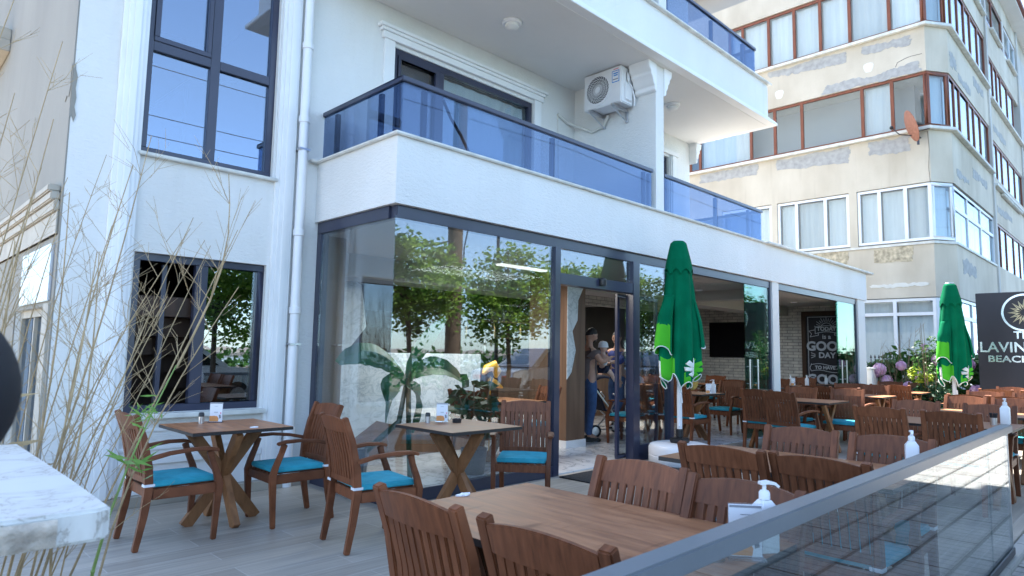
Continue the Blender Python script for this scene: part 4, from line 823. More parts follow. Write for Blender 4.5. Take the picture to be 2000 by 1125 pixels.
for x, y, a, l in [(8.55, 5.95, 100, 'just inside the sliding door, in front of the pushchair'), (9.08, 5.25, 0, 'inside the first opening, behind the parasol pole'), (9.2, 5.85, 0, 'inside the first opening, left of the dark table'), (10.95, 5.6, 180, 'inside the first opening, right of the dark table'),
        (10.9, 6.4, 200, 'inside below the left edge of the television'), (12.35, 5.9, 0, 'inside left of the table below the television'), (13.3, 5.75, 180, 'inside right of the table below the television'), (12.6, 7.2, 0, 'inside close to the brick wall left of the television'), (13.6, 7.3, 180, 'inside close to the brick wall under the television'),
        (13.95, 5.9, 0, 'inside left of the table before the chalkboard'), (14.9, 5.8, 180, 'inside right of the table before the chalkboard'), (5.4, 5.9, 10, 'behind the tall glass beside the potted plant'), (6.4, 6.0, 170, 'behind the tall glass right of the inner table')]:
    dup(chair0, (x, y, .016), R(a), L_ + l, GI)
GT = 'terrace tables'
sq0 = make_table(.77, .75, 'small square brown table under the stair window with a menu card'); sq0.location = (2.17, 5.375, 0); sq0['group'] = GT
dup(sq0, (3.68, 4.28, 0), 0, 'small square brown table at the glass corner with an ashtray', GT)
lg0 = make_table(.82, 1.30, 'big brown table nearest the camera beside the metal rail', legs='x'); lg0.location = (1.94, 1.57, 0); lg0['group'] = GT
for x, y, l in [(3.99, 1.62, 'second brown table along the metal rail, with a soap dispenser'), (7.84, 1.68, 'table past the end of the rail with a white dispenser and a steel cup'), (9.6, 1.7, 'fourth table along the street, sunlit and between armchairs'), (11.5, 1.7, 'fifth table along the street below the farther parasol'), (14.0, 1.72, 'last table along the street in front of the black sign'),
        (9.96, 3.99, 'table before the first folding door with one sunlit corner'), (12.2, 3.95, 'narrow sunlit table before the second opening'), (14.3, 3.9, 'farthest sunlit table near the hydrangeas')]:
    dup(lg0, (x, y, 0), 0, l, GT)
for x, y, l in [(9.78, 5.55, 'dark table just inside the first opening with a menu card and a bottle'), (12.85, 5.85, 'table inside below the television'), (14.42, 5.85, 'table inside before the chalkboard'), (13.1, 7.3, 'table inside against the brick wall'), (5.9, 6.0, 'table behind the tall fixed glass'), (15.6, 5.8, 'table inside beside the end column')]:
    dup(sq0, (x, y, .016), 0, l, 'tables inside the dining room')

# --- things on the tables
def make_menu(label):
    t = thing('menu_stand', label, 'menu stand')
    MB().box(-.055, .055, -.035, .035, 0, .003).build('base', 'acrylic', t); MB().box(-.050, .050, -.0025, .0025, .003, .158).build('holder', 'acrylic', t)
    c = MB().box(-.047, .047, -.0042, .0042, .006, .154).build('card', 'paper', t)
    q = MB(); q.prism([(-.047, .008), (.018, .008), (.022, .028), (.012, .048), (-.010, .052), (-.047, .050)], FY, -.0052, -.0044); q.build('orange_block', 'orange_print', c)
    q = MB()
    for z in (.125, .080, .075): q.box(-.014, .014, -.0052, -.0044, z, z + .002)
    q.prism([(.026, .030), (.040, .034), (.036, .062), (.022, .058)], FY, -.0054, -.0044); q.build('printing', 'grey_print', c)
    MB().box(-.046, .046, -.0052, -.0044, .146, .153).build('top_strip', 'grey_print', c)
    MB().box(.032, .040, -.0054, -.0044, .068, .078).build('badge', 'pink_print', c)
    return t
def make_dispenser(label, k=1.0):
    t = thing('soap_dispenser', label, 'soap dispenser')
    q = MB(); w_ = .036 * k
    for z0, z1, a, b in ((0, .15, 1, 1), (.15, .18, 1, .45)):
        q.add([(-w_ * a, -w_ * a, z0 * k), (w_ * a, -w_ * a, z0 * k), (w_ * a, w_ * a, z0 * k), (-w_ * a, w_ * a, z0 * k), (-w_ * b, -w_ * b, z1 * k), (w_ * b, -w_ * b, z1 * k), (w_ * b, w_ * b, z1 * k), (-w_ * b, w_ * b, z1 * k)], [(0, 1, 5, 4), (1, 2, 6, 5), (2, 3, 7, 6), (3, 0, 4, 7)] + ([(0, 3, 2, 1)] if z0 == 0 else [(4, 5, 6, 7)]))
    q.build('bottle', 'white_plastic', t, bevel=.006 * k)
    q = MB(); q.lathe([(.0, .178 * k), (.019 * k, .178 * k), (.019 * k, .20 * k), (.014 * k, .208 * k), (.007 * k, .21 * k), (.007 * k, .228 * k), (0, .228 * k)], 16)
    q.beam([(-.018 * k, 0, .233 * k), (.012 * k, 0, .236 * k), (.04 * k, 0, .230 * k), (.056 * k, 0, .218 * k)], [.022 * k, .022 * k, .014 * k, .010 * k], [.010 * k, .012 * k, .010 * k, .008 * k]); q.build('pump', 'white_plastic', t, smooth=True)
    return t
def make_shaker(label):
    t = thing('salt_shaker', label, 'shaker')
    MB().lathe([(0, 0), (.021, 0), (.021, .055), (0, .055)], 18).build('jar', 'steel', t, smooth=True); MB().lathe([(0, .055), (.022, .055), (.022, .078), (.016, .088), (0, .09)], 18).build('lid', 'black_plastic', t, smooth=True)
    return t
TZ = .7455
m0 = make_menu('white menu card with an orange block on the small table under the stair window'); m0.location = (2.18, 5.62, TZ); m0.rotation_euler = (0, 0, R(-38)); m0.scale = (1.05,) * 3; m0['group'] = 'menu cards'
m1 = dup(m0, (3.73, 4.57, TZ), R(-38), 'white menu card with an orange block on the table at the glass corner', 'menu cards')
m2 = dup(m0, (2.015, .965, TZ), R(-52), 'menu card leaning in its clear stand beside the rail, on the nearest table', 'menu cards'); m2.scale = (1.05,) * 3
for x, y, z, a, l in [(9.74, 5.24, .762, -30, 'menu card with an orange block on the dark table just inside'), (12.62, 5.78, .762, -30, 'small white card beside the bottle inside below the television'), (14.3, 5.72, .762, -30, 'small white card on the table before the chalkboard'), (15.45, 5.72, .762, -40, 'small pale card left of the end column inside')]:
    dup(m0, (x, y, z), R(a), l, 'menu cards')
d0 = make_dispenser('large white pump dispenser behind the menu card on the nearest table', .92); d0.location = (2.135, .955, TZ); d0.rotation_euler = (0, 0, R(-35)); d0['group'] = 'white pump dispensers'
for x, y, z, a, l in [(4.30, 1.06, TZ, 200, 'white pump dispenser rising over the rail on the second table'), (8.10, 1.17, TZ, 0, 'tall white pump dispenser on the table past the end of the rail'), (9.86, 5.22, .762, 100, 'white bottle half behind the menu card inside the first opening'),
        (12.85, 5.68, .762, 190, 'white pump bottle inside under the right end of the television'), (14.42, 5.82, .762, 180, 'white pump bottle inside left of the chalkboard lettering'), (14.75, 5.6, .762, 180, 'white pump bottle under the lower GOOD of the chalkboard'), (15.75, 5.55, .762, 200, 'white pump bottle inside beside the end column')]:
    o = dup(d0, (x, y, z), R(a), l, 'white pump dispensers')
    if x == 8.10: o.scale = (1.15,) * 3
s0 = make_shaker('steel shaker with a black lid beside the menu card under the stair window'); s0.location = (2.06, 5.61, TZ); s0['group'] = 'table shakers'
dup(s0, (3.58, 4.58, TZ), 0, 'steel shaker with a black lid on the table at the glass corner', 'table shakers'); 
cu0 = thing('steel_cup', 'steel cup of dark packets on the table past the end of the rail', 'cup', (7.93, 1.24, TZ)); MB().lathe([(0, 0), (.028, 0), (.03, .07), (.026, .07), (.024, .01), (0, .01)], 20).build('cup', 'steel', cu0, smooth=True)
q = MB()
for i in range(9): a = i * .7; q.beam([(math.cos(a) * .012, math.sin(a) * .012, .02), (math.cos(a) * .03, math.sin(a) * .03, .115)], .014, .003)
q.build('packets', 'black_plastic', cu0)
at_ = thing('ashtray', 'small black ashtray on the table at the glass corner', 'ashtray', (3.80, 4.45, TZ)); MB().lathe([(0, 0), (.038, 0), (.042, .035), (.034, .035), (.030, .012), (0, .010)], 8).build('bowl', 'black_plastic', at_)
at2 = thing('metal_ashtray', 'brushed metal bowl behind the rail on the nearest table', 'ashtray', (1.93, 1.04, TZ)); MB().lathe([(0, 0), (.045, 0), (.048, .045), (.040, .045), (.038, .012), (0, .010)], 26).build('bowl', 'steel', at2, smooth=True)
for x, y, z, s, l in [(2.27, 5.08, TZ, 1, 'crumpled scrap of white paper near the front edge of the small table under the window'), (1.93, 2.20, TZ, 1.2, 'crumpled scrap of white paper on the far edge of the nearest table')]:
    q = MB(); vs = [(s * (.03 * math.cos(a) * (1 + .3 * math.sin(3 * a))), s * (.014 * math.sin(a)), .006 + .004 * math.sin(5 * a)) for a in [k * .52 for k in range(12)]]; q.add(vs + [(0, 0, .012)] + [(a, b, .0005) for a, b, _ in vs], [(i, (i + 1) % 12, 12) for i in range(12)] + [(i, i + 13, (i + 1) % 12 + 13, (i + 1) % 12) for i in range(12)])
    o = q.build('paper_scrap', 'paper'); o.location = (x, y, z); tag(o, l, 'paper scrap')
# doormat
dmt = MB().box(5.62, 7.2, 4.02, 4.83, .001, .014).build('doormat', 'mat_black', bevel=.004); tag(dmt, 'flat black doormat in front of the sliding door', 'doormat')

# ================================================================== railing, slab, bollard
rl = thing('glass_railing', 'low glass railing with a grey metal top rail in front of the terrace tables', 'railing', (0, 0, 0))
MB().box(.6, 5.965, .823, .893, .858, .910).build('top_rail', 'rail_paint', rl, bevel=.005)
q = MB(); q.box(.6, 5.965, .844, .854, .0, .05); q.box(.6, 5.965, .870, .880, 0, .05); q.build('bottom_channel', 'dark_steel', rl, bevel=.003)
for a, b in ((.6, 2.887), (2.893, 5.247), (5.253, 5.96)): MB().box(a, b, .857, .867, .004, .858).build('glass_panel', 'rail_glass', rl)
q = MB(); q.box(5.955, 5.966, .854, .870, .0, .857); q.build('glass_edge_strip', 'steel', rl)
sb = thing('marble_slab', 'white marble capping slab with a rough broken edge in the near left corner', 'slab', (0, 0, 0))
q = MB(); pts = [(-1.5, 1.495), (.372, 1.497), (.393, 1.515), (.40, 1.9), (.402, 2.62), (-1.5, 2.62)]; q.prism(pts, FZ, .988, 1.05); sl_ = q.build('slab_top', 'slab_marble', sb, bevel=.006)
q = MB(); rr = random.Random(3); n = 60; vs = []
for i in range(n + 1):
    x = -1.4 + 1.70 * i / n; 
    for j in range(7):
        z = .992 + .050 * j / 6; ed = 0 if j in (0, 6) else 1; vs.append((x, 1.4925 - ed * rr.uniform(.000, .007), z + rr.uniform(-.002, .002) * ed))
fs = [(i * 7 + j, (i + 1) * 7 + j, (i + 1) * 7 + j + 1, i * 7 + j + 1) for i in range(n) for j in range(6)]
b0 = len(vs); vs += [(v[0], 1.496, v[2]) for v in vs]; q.add(vs, fs); q.build('broken_edge', 'slab_edge', sb, smooth=True)
MB().box(-1.4, .02, 1.62, 2.5, 0, .987).build('pillar', 'white_render', sb)
bo = thing('bollard', 'out of focus black bollard with a round head at the left edge of the photo', 'bollard', (.035, 1.04, 0))
MB().sphere((0, 0, 1.308), .122, nu=36, nv=20).build('head', 'black_soft', bo, smooth=True); MB().lathe([(.05, 1.10), (.05, 1.2), (.03, 1.22)], 24).build('neck', 'black_soft', bo, smooth=True)
MB().lathe([(.08, 0), (.09, .05), (.07, .10), (.07, .95), (.105, 1.02), (.105, 1.07), (.05, 1.12)], 28).build('post', 'black_soft', bo, smooth=True)

# ================================================================== parasols
def make_parasol(label, top=2.60):
    t = thing('parasol', label, 'parasol')
    q = MB(); q.tube([(0, 0, .24), (0, 0, 2.5)], .028, 16); q.build('pole', 'white_plastic', t, smooth=True)
    q = MB(); q.lathe([(0, 0), (.32, 0), (.335, .02), (.335, .10), (.328, .108), (.335, .116), (.335, .19), (.318, .222), (.27, .236), (0, .24)], 40); q.build('base_tank', 'white_plastic', t, smooth=True)
    q = MB(); q.box(-.08, .08, -.08, .08, .241, .30); q.tube([(0, 0, .30), (0, 0, .40)], .04, 14); q.build('base_collar', 'black_plastic', t, bevel=.01)
    q = MB(); q.tube([(-.045, -.02, .95), (-.05, -.03, .8), (-.04, -.03, .65), (-.06, -.03, .45)], .004, 6); q.sphere((-.06, -.03, .44), .016, nu=8, nv=6); q.tube([(-.03, -.02, .82), (-.05, -.05, .80), (-.03, -.05, .70)], .008, 6); c_ = q.build('cord', 'white_cloth', t, smooth=True)
    rr = random.Random(4)
    prof = [(2.60, .055), (2.57, .085), (2.45, .105), (2.30, .130), (2.15, .150), (2.0, .170), (1.8, .190), (1.6, .215), (1.4, .240), (1.2, .245), (1.05, .24), (.95, .23), (.86, .225)]
    def rad(z):
        for (z0, r0), (z1, r1) in zip(prof[:-1], prof[1:]):
            if z0 >= z >= z1: k = (z0 - z) / (z0 - z1); return r0 + (r1 - r0) * k
        return prof[-1][1]
    def amp(z): return max(0, min(1, (2.55 - z) / 1.3))
    def rr_(th, z, add=0):
        A = amp(z); w_ = .5 + .5 * math.cos(8 * th + .5 * math.sin(2.1 * z)); w2 = .5 + .5 * math.cos(5 * th + 1.3 + .6 * z)
        return rad(z) * (1 - .30 * A * w_ ** 1.5 - .14 * A * w2 + .05 * math.sin(3 * th)) + add
    def sheet(t0, t1, ztop, hem, add, mfn, nm='canopy', n=None, tape=True):
        n = n or int(96 * (t1 - t0) / 6.2832); nz_ = 26; mb = MB(); vs = []; fs = []; ms = []
        full = abs(t1 - t0 - 2 * math.pi) < .01
        for i in range(n + 1):
            th = t0 + (t1 - t0) * i / n; zb = hem(th)
            for j in range(nz_ + 1): z = ztop + (zb - ztop) * j / nz_; r_ = rr_(th, z, add * min(1, (ztop - z) * 4)); vs.append((r_ * math.cos(th), r_ * math.sin(th), z))
        for i in range(n):
            for j in range(nz_):
                a = i * (nz_ + 1) + j; th = t0 + (t1 - t0) * (i + .5) / n; z = vs[a][2]; mb.add([vs[a], vs[a + 1], vs[a + nz_ + 2], vs[a + nz_ + 1]], [(0, 1, 2, 3)], mfn(th, z))
        o = mb.build(nm, ['canvas_green', 'canvas_lime', 'canvas_white'], t, smooth=True, fixn=True)
        sm = o.modifiers.new('thickness', 'SOLIDIFY'); sm.thickness = .004
        if not tape: return o
        hm = MB(); hp = [((rr_(t0 + (t1 - t0) * i / n, hem(t0 + (t1 - t0) * i / n), add)) * math.cos(t0 + (t1 - t0) * i / n), (rr_(t0 + (t1 - t0) * i / n, hem(t0 + (t1 - t0) * i / n), add)) * math.sin(t0 + (t1 - t0) * i / n), hem(t0 + (t1 - t0) * i / n)) for i in range(n + 1)]
        hm.tube(hp, .006, 6); hm.build('hem_tape', 'canvas_white', o, smooth=True); return o
    def hem0(th): return .90 + .10 * abs(math.sin(4 * th + .6)) ** 1.5 - .05 * math.cos(3 * th)
    W1 = lambda th: (th % 6.2832)
    def col0(th, z):
        a = W1(th); 
        if z < 1.24 and 2.75 < a < 3.45: return 1
        if z < 1.05 and (5.0 < a < 5.5 or 4.0 < a < 4.2): return 1
        if z < 1.20 and 2.45 < a < 2.75: return 2
        if z < 1.2 and .3 < a < 1.4: return 1
        return 0
    can = sheet(0, 2 * math.pi, 2.58, hem0, 0, col0)
    sheet(2.3, 3.35, 1.95, lambda th: 1.30 + .05 * math.sin(7 * th), .055, lambda th, z: 1 if z < 1.62 and th < 3.2 else 0, 'canopy_flap')
    sheet(4.9, 5.8, 1.9, lambda th: 1.38 + .05 * math.sin(6 * th), .035, lambda th, z: 0, 'canopy_flap')
    sheet(0, 2 * math.pi, 2.60, lambda th: 2.18 + .07 * abs(math.sin(4 * th + .3)), .016, lambda th, z: 0, 'vent_cap', tape=False)
    MB().lathe([(0, 2.598), (.06, 2.598), (.055, 2.615), (0, 2.62)], 20).build('finial', 'canvas_white', t, smooth=True)
    # leaf emblem, half white and half lime
    out = [(0, -.115), (.04, -.09), (.035, -.06), (.085, -.07), (.105, -.03), (.06, -.015), (.115, .01), (.105, .055), (.055, .035), (.085, .085), (.045, .115), (.025, .075), (0, .13)]
    for (tc, zc, sc, rot) in ((4.55, 1.10, 1.0, .35), (1.6, 1.1, .9, .3)):
        for s, m in ((-1, 'canvas_white'), (1, 'canvas_lime')):
            mb = MB(); pts = [(0, 0)] + [(s * x, y) for x, y in out]; vs = []
            N = 5; cr_, sr_ = math.cos(rot), math.sin(rot)
            def P(x, y): x, y = (x * cr_ - y * sr_) * sc, (x * sr_ + y * cr_) * sc; z = zc + y; th = tc + x / .2; r_ = rr_(th, z, .012); return (r_ * math.cos(th), r_ * math.sin(th), z)
            for i in range(1, len(pts) - 1):
                a, b = pts[i], pts[i + 1]
                for k in range(N):
                    f0, f1 = k / N, (k + 1) / N; q4 = [(a[0] * f0, a[1] * f0), (a[0] * f1, a[1] * f1), (b[0] * f1, b[1] * f1), (b[0] * f0, b[1] * f0)]
                    mb.add([P(*p_) for p_ in (q4 if k else q4[:3])], [(0, 1, 2, 3) if k else (0, 1, 2)])
            e_ = mb.build('leaf_emblem', m, can, smooth=True); sm = e_.modifiers.new('thickness', 'SOLIDIFY'); sm.thickness = .003; sm.offset = 1
    return t
pa = make_parasol('folded green parasol in a round white base in front of the sliding door'); pa.location = (7.5, 4.44, 0); pa.scale = (1.16, 1.16, 1.095); pa['group'] = 'folded green parasols'
p2_ = dup(pa, (13.8, 2.70, 0), R(-5), 'folded green parasol standing among the far tables left of the black sign', 'folded green parasols')

p2_.scale = (1.13, 1.13, 1.05)
# ================================================================== sign
sg = thing('sign_board', 'tall black sign board with a sun emblem and silver letters reading THE LAVIN BEACH', 'sign', (16.2, 1.694, -.081)); sg.scale = (1.059,) * 3
MB().box(0, .14, -1.0, .98, .25, 2.66).build('panel', 'sign_black', sg, bevel=.006); MB().box(.03, .11, -.8, -.7, 0, .25).build('foot', 'dark_steel', sg); MB().box(.03, .11, .7, .8, 0, .25).build('foot', 'dark_steel', sg)
yc, zc = .235, 2.27
q = MB(); Yr = Matrix.Translation((0, yc, zc)) @ Matrix.Rotation(R(-90), 4, 'Y'); q.lathe([(.315, .0005), (.345, .0005), (.345, .02), (.315, .02), (.315, .001)], 60, mat=Yr)
rg = MB(); n = 60
for i in range(n):
    a, b = 2 * math.pi * i / n, 2 * math.pi * (i + 1) / n; rg.prism([(yc + .315 * math.cos(a), zc + .315 * math.sin(a)), (yc + .35 * math.cos(a), zc + .35 * math.sin(a)), (yc + .35 * math.cos(b), zc + .35 * math.sin(b)), (yc + .315 * math.cos(b), zc + .315 * math.sin(b))], FX, -.02, -.0005)
rg.build('emblem_ring', 'sign_silver', sg)
sn = MB()
for i in range(16):
    a = 2 * math.pi * i / 16; L0 = .255 if i % 2 == 0 else .235
    for s in (-1, 1):
        p0 = (yc + .06 * math.cos(a + s * .30), zc + .06 * math.sin(a + s * .30)); p1 = (yc + .13 * math.cos(a + s * .17), zc + .13 * math.sin(a + s * .17)); p2 = (yc + L0 * math.cos(a), zc + L0 * math.sin(a))
        p3 = (yc + .11 * math.cos(a + s * .08), zc + .11 * math.sin(a + s * .08)); sn.prism([p0, p1, p2, p3], FX, -.016, -.0005)
sn.build('emblem_sun', 'sign_gold', sg)
def stext(s, y, z, size, sx=1): text_obj(s, size, .008, 'sign_silver', (-.008, y, z), (0, -1, 0), (0, 0, 1), 'sign_lettering', sg, align='LEFT', sx=sx, bold=.004)
stext('THE', .415, 1.845, .19, 1.05); stext('LAVIN', .955, 1.615, .27, .97); stext('BEACH', .83, 1.40, .17, 1.22)


# ================================================================== plants
def leaf_quads(mb, c, r, n, size, rr, mi=0, squash=(1, 1, 1), shell=.35, clump=0):
    cl = []
    if clump:
        for _ in range(clump):
            while True:
                p = Vector((rr.uniform(-1, 1), rr.uniform(-1, 1), rr.uniform(-1, 1)))
                if shell < p.length < 1: break
            cl.append(p)
    for _ in range(n):
        if clump: p = rr.choice(cl) * .82 + Vector((rr.gauss(0, .13), rr.gauss(0, .13), rr.gauss(0, .10)))
        else:
            while True:
                p = Vector((rr.uniform(-1, 1), rr.uniform(-1, 1), rr.uniform(-1, 1)))
                if shell < p.length < 1: break
        p = Vector((c[0] + p.x * r * squash[0], c[1] + p.y * r * squash[1], c[2] + p.z * r * squash[2]))
        a = Vector((rr.uniform(-1, 1), rr.uniform(-1, 1), rr.uniform(-.7, .4))).normalized(); b = a.cross(Vector((rr.uniform(-1, 1), rr.uniform(-1, 1), rr.uniform(-1, 1)))).normalized()
        s = size * rr.uniform(.5, 1.5); mb.add([p, p + a * s * .5 + b * s * .28, p + a * s, p + a * s * .5 - b * s * .28], [(0, 1, 2, 3)], mi)
def tree(label, x, y, h, r, seed, leaf='tree_leaf', z0=-.04, n=8000, group='trees across the road'):
    rr = random.Random(seed); t = thing('street_tree', label, 'tree', (x, y, z0), 0, group); q = MB(); hc = h - r * .9
    q.tube([(0, 0, 0), (.05, .03, hc * .4), (-.04, .05, hc * .75), (0, 0, hc)], [.07, .06, .055, .045], 9)
    for i in range(8):
        a = i * .8 + rr.uniform(-.3, .3); e = rr.uniform(.5, .95) * r; q.tube([(0, 0, hc * rr.uniform(.7, .95)), (math.cos(a) * e * .5, math.sin(a) * e * .5, hc + r * .15), (math.cos(a) * e, math.sin(a) * e, hc + rr.uniform(.1, .9) * r)], [.03, .02, .008], 6)
    q.build('trunk', 'bark', t, smooth=True); c = MB(); leaf_quads(c, (0, 0, hc + r * .18), r, n, .12, rr, squash=(1.12, 1.12, .95), shell=.05, clump=75); c.build('crown', leaf, t, fixn=False)
    return t
t1 = tree('small street tree by the kerb mirrored at the left of the tall shop glass', 9.1, -2.6, 4.0, 1.42, 1, z0=-.05, group='street trees by the kerb'); t2 = tree('small street tree by the kerb mirrored at the right of the tall shop glass', 12.4, -2.65, 4.0, 1.6, 2, z0=-.05, group='street trees by the kerb')
for i, (src, x, rz, l) in enumerate(((t2, 5.9, 2.0, 'small street tree mirrored in the lower stair window'), (t1, 15.6, 1.1, 'small street tree mirrored above the sliding door'), (t2, 18.8, 3.0, 'small street tree mirrored in the first stack of folding glass'), (t1, 22.0, .4, 'small street tree mirrored in the last folding glass'), (t2, 25.4, 2.4, 'small street tree down the road past the folding glass reflection'))):
    dup(src, (x, -2.6, -.05), rz, l, 'street trees by the kerb')
hd = MB(); rr = random.Random(31)  # hedge added to hide the bright promenade and sea in the reflections
for i in range(9000):
    p = Vector((rr.uniform(-20, 60), -11 + rr.gauss(0, .35), rr.uniform(-.05, 1.15) + .25 * math.sin(i * .01))); a = Vector((rr.uniform(-1, 1), rr.uniform(-1, 1), rr.uniform(-.6, 1))).normalized(); b = a.orthogonal().normalized(); hd.add([p, p + a * .16 + b * .08, p + a * .32, p + a * .16 - b * .08], [(0, 1, 2, 3)])
hd = hd.build('hedge_screen', 'leaf_green', fixn=False); tag(hd, 'added rough green hedge across the road, screening bright ground from the reflections', 'hedge', kind='stuff')
# hydrangea hedge with flower heads
hy = thing('hydrangea', 'leafy hydrangea bush with pink flower heads behind the iron fence', 'shrub', (17.6, 4.0, .42)); rr = random.Random(5)
q = MB()
for cx_, cy_, cz_, r_ in ((0, .45, .62, .60), (.15, -.15, .68, .62), (-.1, -.75, .62, .55), (-.2, .9, .5, .45), (0, -1.3, .6, .55), (.1, -1.8, .55, .5)): leaf_quads(q, (cx_, cy_, cz_), r_, 420, .17, rr, squash=(1, 1, .95), shell=.55)
q.build('foliage', 'leaf_green', hy, fixn=False)
q = MB()
for i in range(14): a = rr.uniform(-1.9, 1.0); q.tube([(rr.uniform(-.1, .1), a, 0), (rr.uniform(-.3, .3), a + rr.uniform(-.2, .2), .9)], .008, 5)
q.build('stem', 'twig_brown', hy)
fm = MB(); rr = random.Random(9)
for i in range(90):
    a = Vector((rr.gauss(0, 1), rr.gauss(0, 1), rr.gauss(0, 1))).normalized(); u = a.orthogonal().normalized(); v = a.cross(u); c_ = a * .11; s = .032
    fm.add([c_ + u * s, c_ + v * s + a * .006, c_ - u * s, c_ - v * s + a * .006], [(0, 1, 2, 3)])
fm.sphere((0, 0, 0), .10, nu=10, nv=7)
fh = fm.build('flower_head', 'petal_pink', hy, fixn=False); fh.location = (-.72, .85, .62)
for y, z, x in ((.60, .45, -.6), (.95, .35, -.5), (.30, .80, -.6), (-.05, .58, -.65), (-.10, 1.22, -.3), (.15, .30, -.65), (-.45, .95, -.6), (-.60, .6, -.6), (-.95, .85, -.55), (-1.2, 1.12, -.4), (-1.35, .7, -.55), (-1.55, .95, -.5), (-1.45, .45, -.6), (-1.75, .7, -.5), (.75, .7, -.6), (-1.1, .3, -.6)):
    c = fh.copy(); C.objects.link(c); c.parent = hy; c.location = (x - .16, y, z); c.rotation_euler = (x * 9, y * 7, z * 5); k_ = 1 + .3 * math.sin(y * 11); c.scale = (k_,) * 3
sh_ = thing('green_shrub', 'dense yellow green shrub at the end of the garden beside the far parasol', 'shrub', (14.95, 3.3, 0)); rr = random.Random(6)
q = MB(); leaf_quads(q, (0, 0, .52), .42, 1900, .08, rr, squash=(.9, .9, 1.1), shell=.2); q.build('lower_foliage', 'leaf_dark', sh_, fixn=False)
q = MB(); leaf_quads(q, (-.05, .1, 1.0), .13, 90, .10, rr, shell=.2); leaf_quads(q, (-.1, .25, 1.12), .12, 60, .09, rr); q.build('upper_foliage', 'leaf_yellow', sh_, fixn=False)
q = MB()
for i in range(7):
    a = rr.uniform(-.5, .5); b = rr.uniform(-.4, .4); tp = (a * .9, b * .9, rr.uniform(1.5, 2.1)); q.tube([(a * .2, b * .2, 0), (a * .6, b * .6, .9), tp], [.012, .008, .003], 5)
q.build('stem', 'twig_brown', sh_)
q = MB()
for i in range(3): leaf_quads(q, (-.15 + .15 * i, .15 - .2 * i, 1.30 + .13 * i), .36, 170, .06, rr, squash=(.4, .4, 1.3), shell=0)
q.build('top_foliage', 'leaf_green', sh_, fixn=False)
bs = thing('bare_shrub', 'leafless thin twigs in front of the white ground floor windows', 'shrub', (16.9, 4.3, .03)); q = MB(); rr = random.Random(12)
for i in range(16):
    x, y = rr.uniform(-.3, .3), rr.uniform(-.7, .7); hgt = rr.uniform(1.3, 2.2); dx, dy = rr.uniform(-.25, .25), rr.uniform(-.3, .3); q.tube([(x, y, 0), (x + dx * .4, y + dy * .4, hgt * .5), (x + dx, y + dy, hgt)], [.010, .006, .002], 4)
    for k in range(5): f = rr.uniform(.3, .95); q.tube([(x + dx * f, y + dy * f, hgt * f), (x + dx * f + rr.uniform(-.2, .2), y + dy * f + rr.uniform(-.2, .2), hgt * f + .22)], [.004, .0015], 4)
q.build('twigs', 'twig_brown', bs)
# iron fence on the low wall
fe = thing('iron_fence', 'black wrought iron fence with spear tips at the garden edge', 'fence', (0, 0, 0)); q = MB()
for i in range(15):
    x = 16.95 + i * .30; q.tube([(x, 4.95, .3), (x, 4.95, 1.36)], .010, 6); q.lathe([(0, 1.36), (.022, 1.385), (.018, 1.41), (0, 1.47)], 8, (x, 4.95, 0))
q.box(16.7, 21, 4.94, 4.96, 1.20, 1.225); q.box(16.7, 21, 4.94, 4.96, .45, .475); q.build('bars', 'black_frame', fe)
lw = MB(); lw.box(16.56, 16.98, 4.82, 5.12, 0, 1.12); lw.box(16.52, 17.02, 4.78, 5.16, 1.121, 1.16); lw = lw.build('low_wall', 'white_render', None, bevel=.01); tag(lw, 'short white rendered wall end beside the restaurant corner column', 'wall')
# banana plant behind the tall glass
bp_ = thing('banana_plant', 'potted plant with broad banana leaves behind the glass corner', 'potted plant', (4.20, 5.75, .016))
MB().lathe([(0, 0), (.11, 0), (.16, .34), (.165, .34), (.14, .33), (0, .32)], 4, (-.42, .25, 0)).build('pot', 'pot_grey', bp_)
q = MB(); q.tube([(-.35, .2, .3), (-.05, .05, .6), (0, 0, 1.06)], [.035, .03, .022], 9); q.tube([(0.08, 0, 0), (.05, 0, .36), (0.02, 0, 1.0)], .028, 9); q.build('stem', 'leaf_dark', bp_, smooth=True)
def blade(pts, wd, name='leaf'):
    mb = MB(); n = 12; P = [Vector(p) for p in pts]
    def bz(t): a = P[0] * (1 - t) ** 2 + P[1] * 2 * t * (1 - t) + P[2] * t * t; return a
    vs = []
    for i in range(n + 1):
        t = i / n; c = bz(t); tg = (bz(min(1, t + .02)) - bz(max(0, t - .02))).normalized(); s = Vector((.25, .55, .8)); s = (s - tg * s.dot(tg)).normalized(); w_ = wd * (math.sin(math.pi * min(1, t * .93 + .04)) ** .6) * (1 + .06 * math.sin(t * 31)); nn = tg.cross(s)
        vs += [c - s * w_ + nn * w_ * .35, c, c + s * w_ + nn * w_ * .35]
    fs = []
    for i in range(n): a = 3 * i; fs += [(a, a + 1, a + 4, a + 3), (a + 1, a + 2, a + 5, a + 4)]
    mb.add(vs, fs); o = mb.build(name, 'banana_leaf', bp_, smooth=True, fixn=False); return o
blade([(0, 0, 1.05), (-.38, .05, 1.52), (-.78, .1, 1.22)], .15); blade([(0, 0, 1.04), (.38, -.02, 1.32), (.80, 0, .98)], .12); blade([(0, 0, 1.0), (.15, .02, 1.4), (.55, .05, 1.72)], .09); blade([(0, 0, 1.03), (-.36, -.1, 1.15), (-.34, -.12, .62)], .11); blade([(0, 0, 1.0), (.12, -.12, .95), (-.02, -.14, .50)], .10)
pp_ = thing('potted_plant', 'small dark leaved potted shrub behind the glass under the inner table', 'potted plant', (5.0, 5.55, .016)); rr = random.Random(8)
MB().lathe([(0, 0), (.12, 0), (.15, .28), (.13, .28), (0, .26)], 18).build('pot', 'pot_grey', pp_, smooth=True); q = MB()
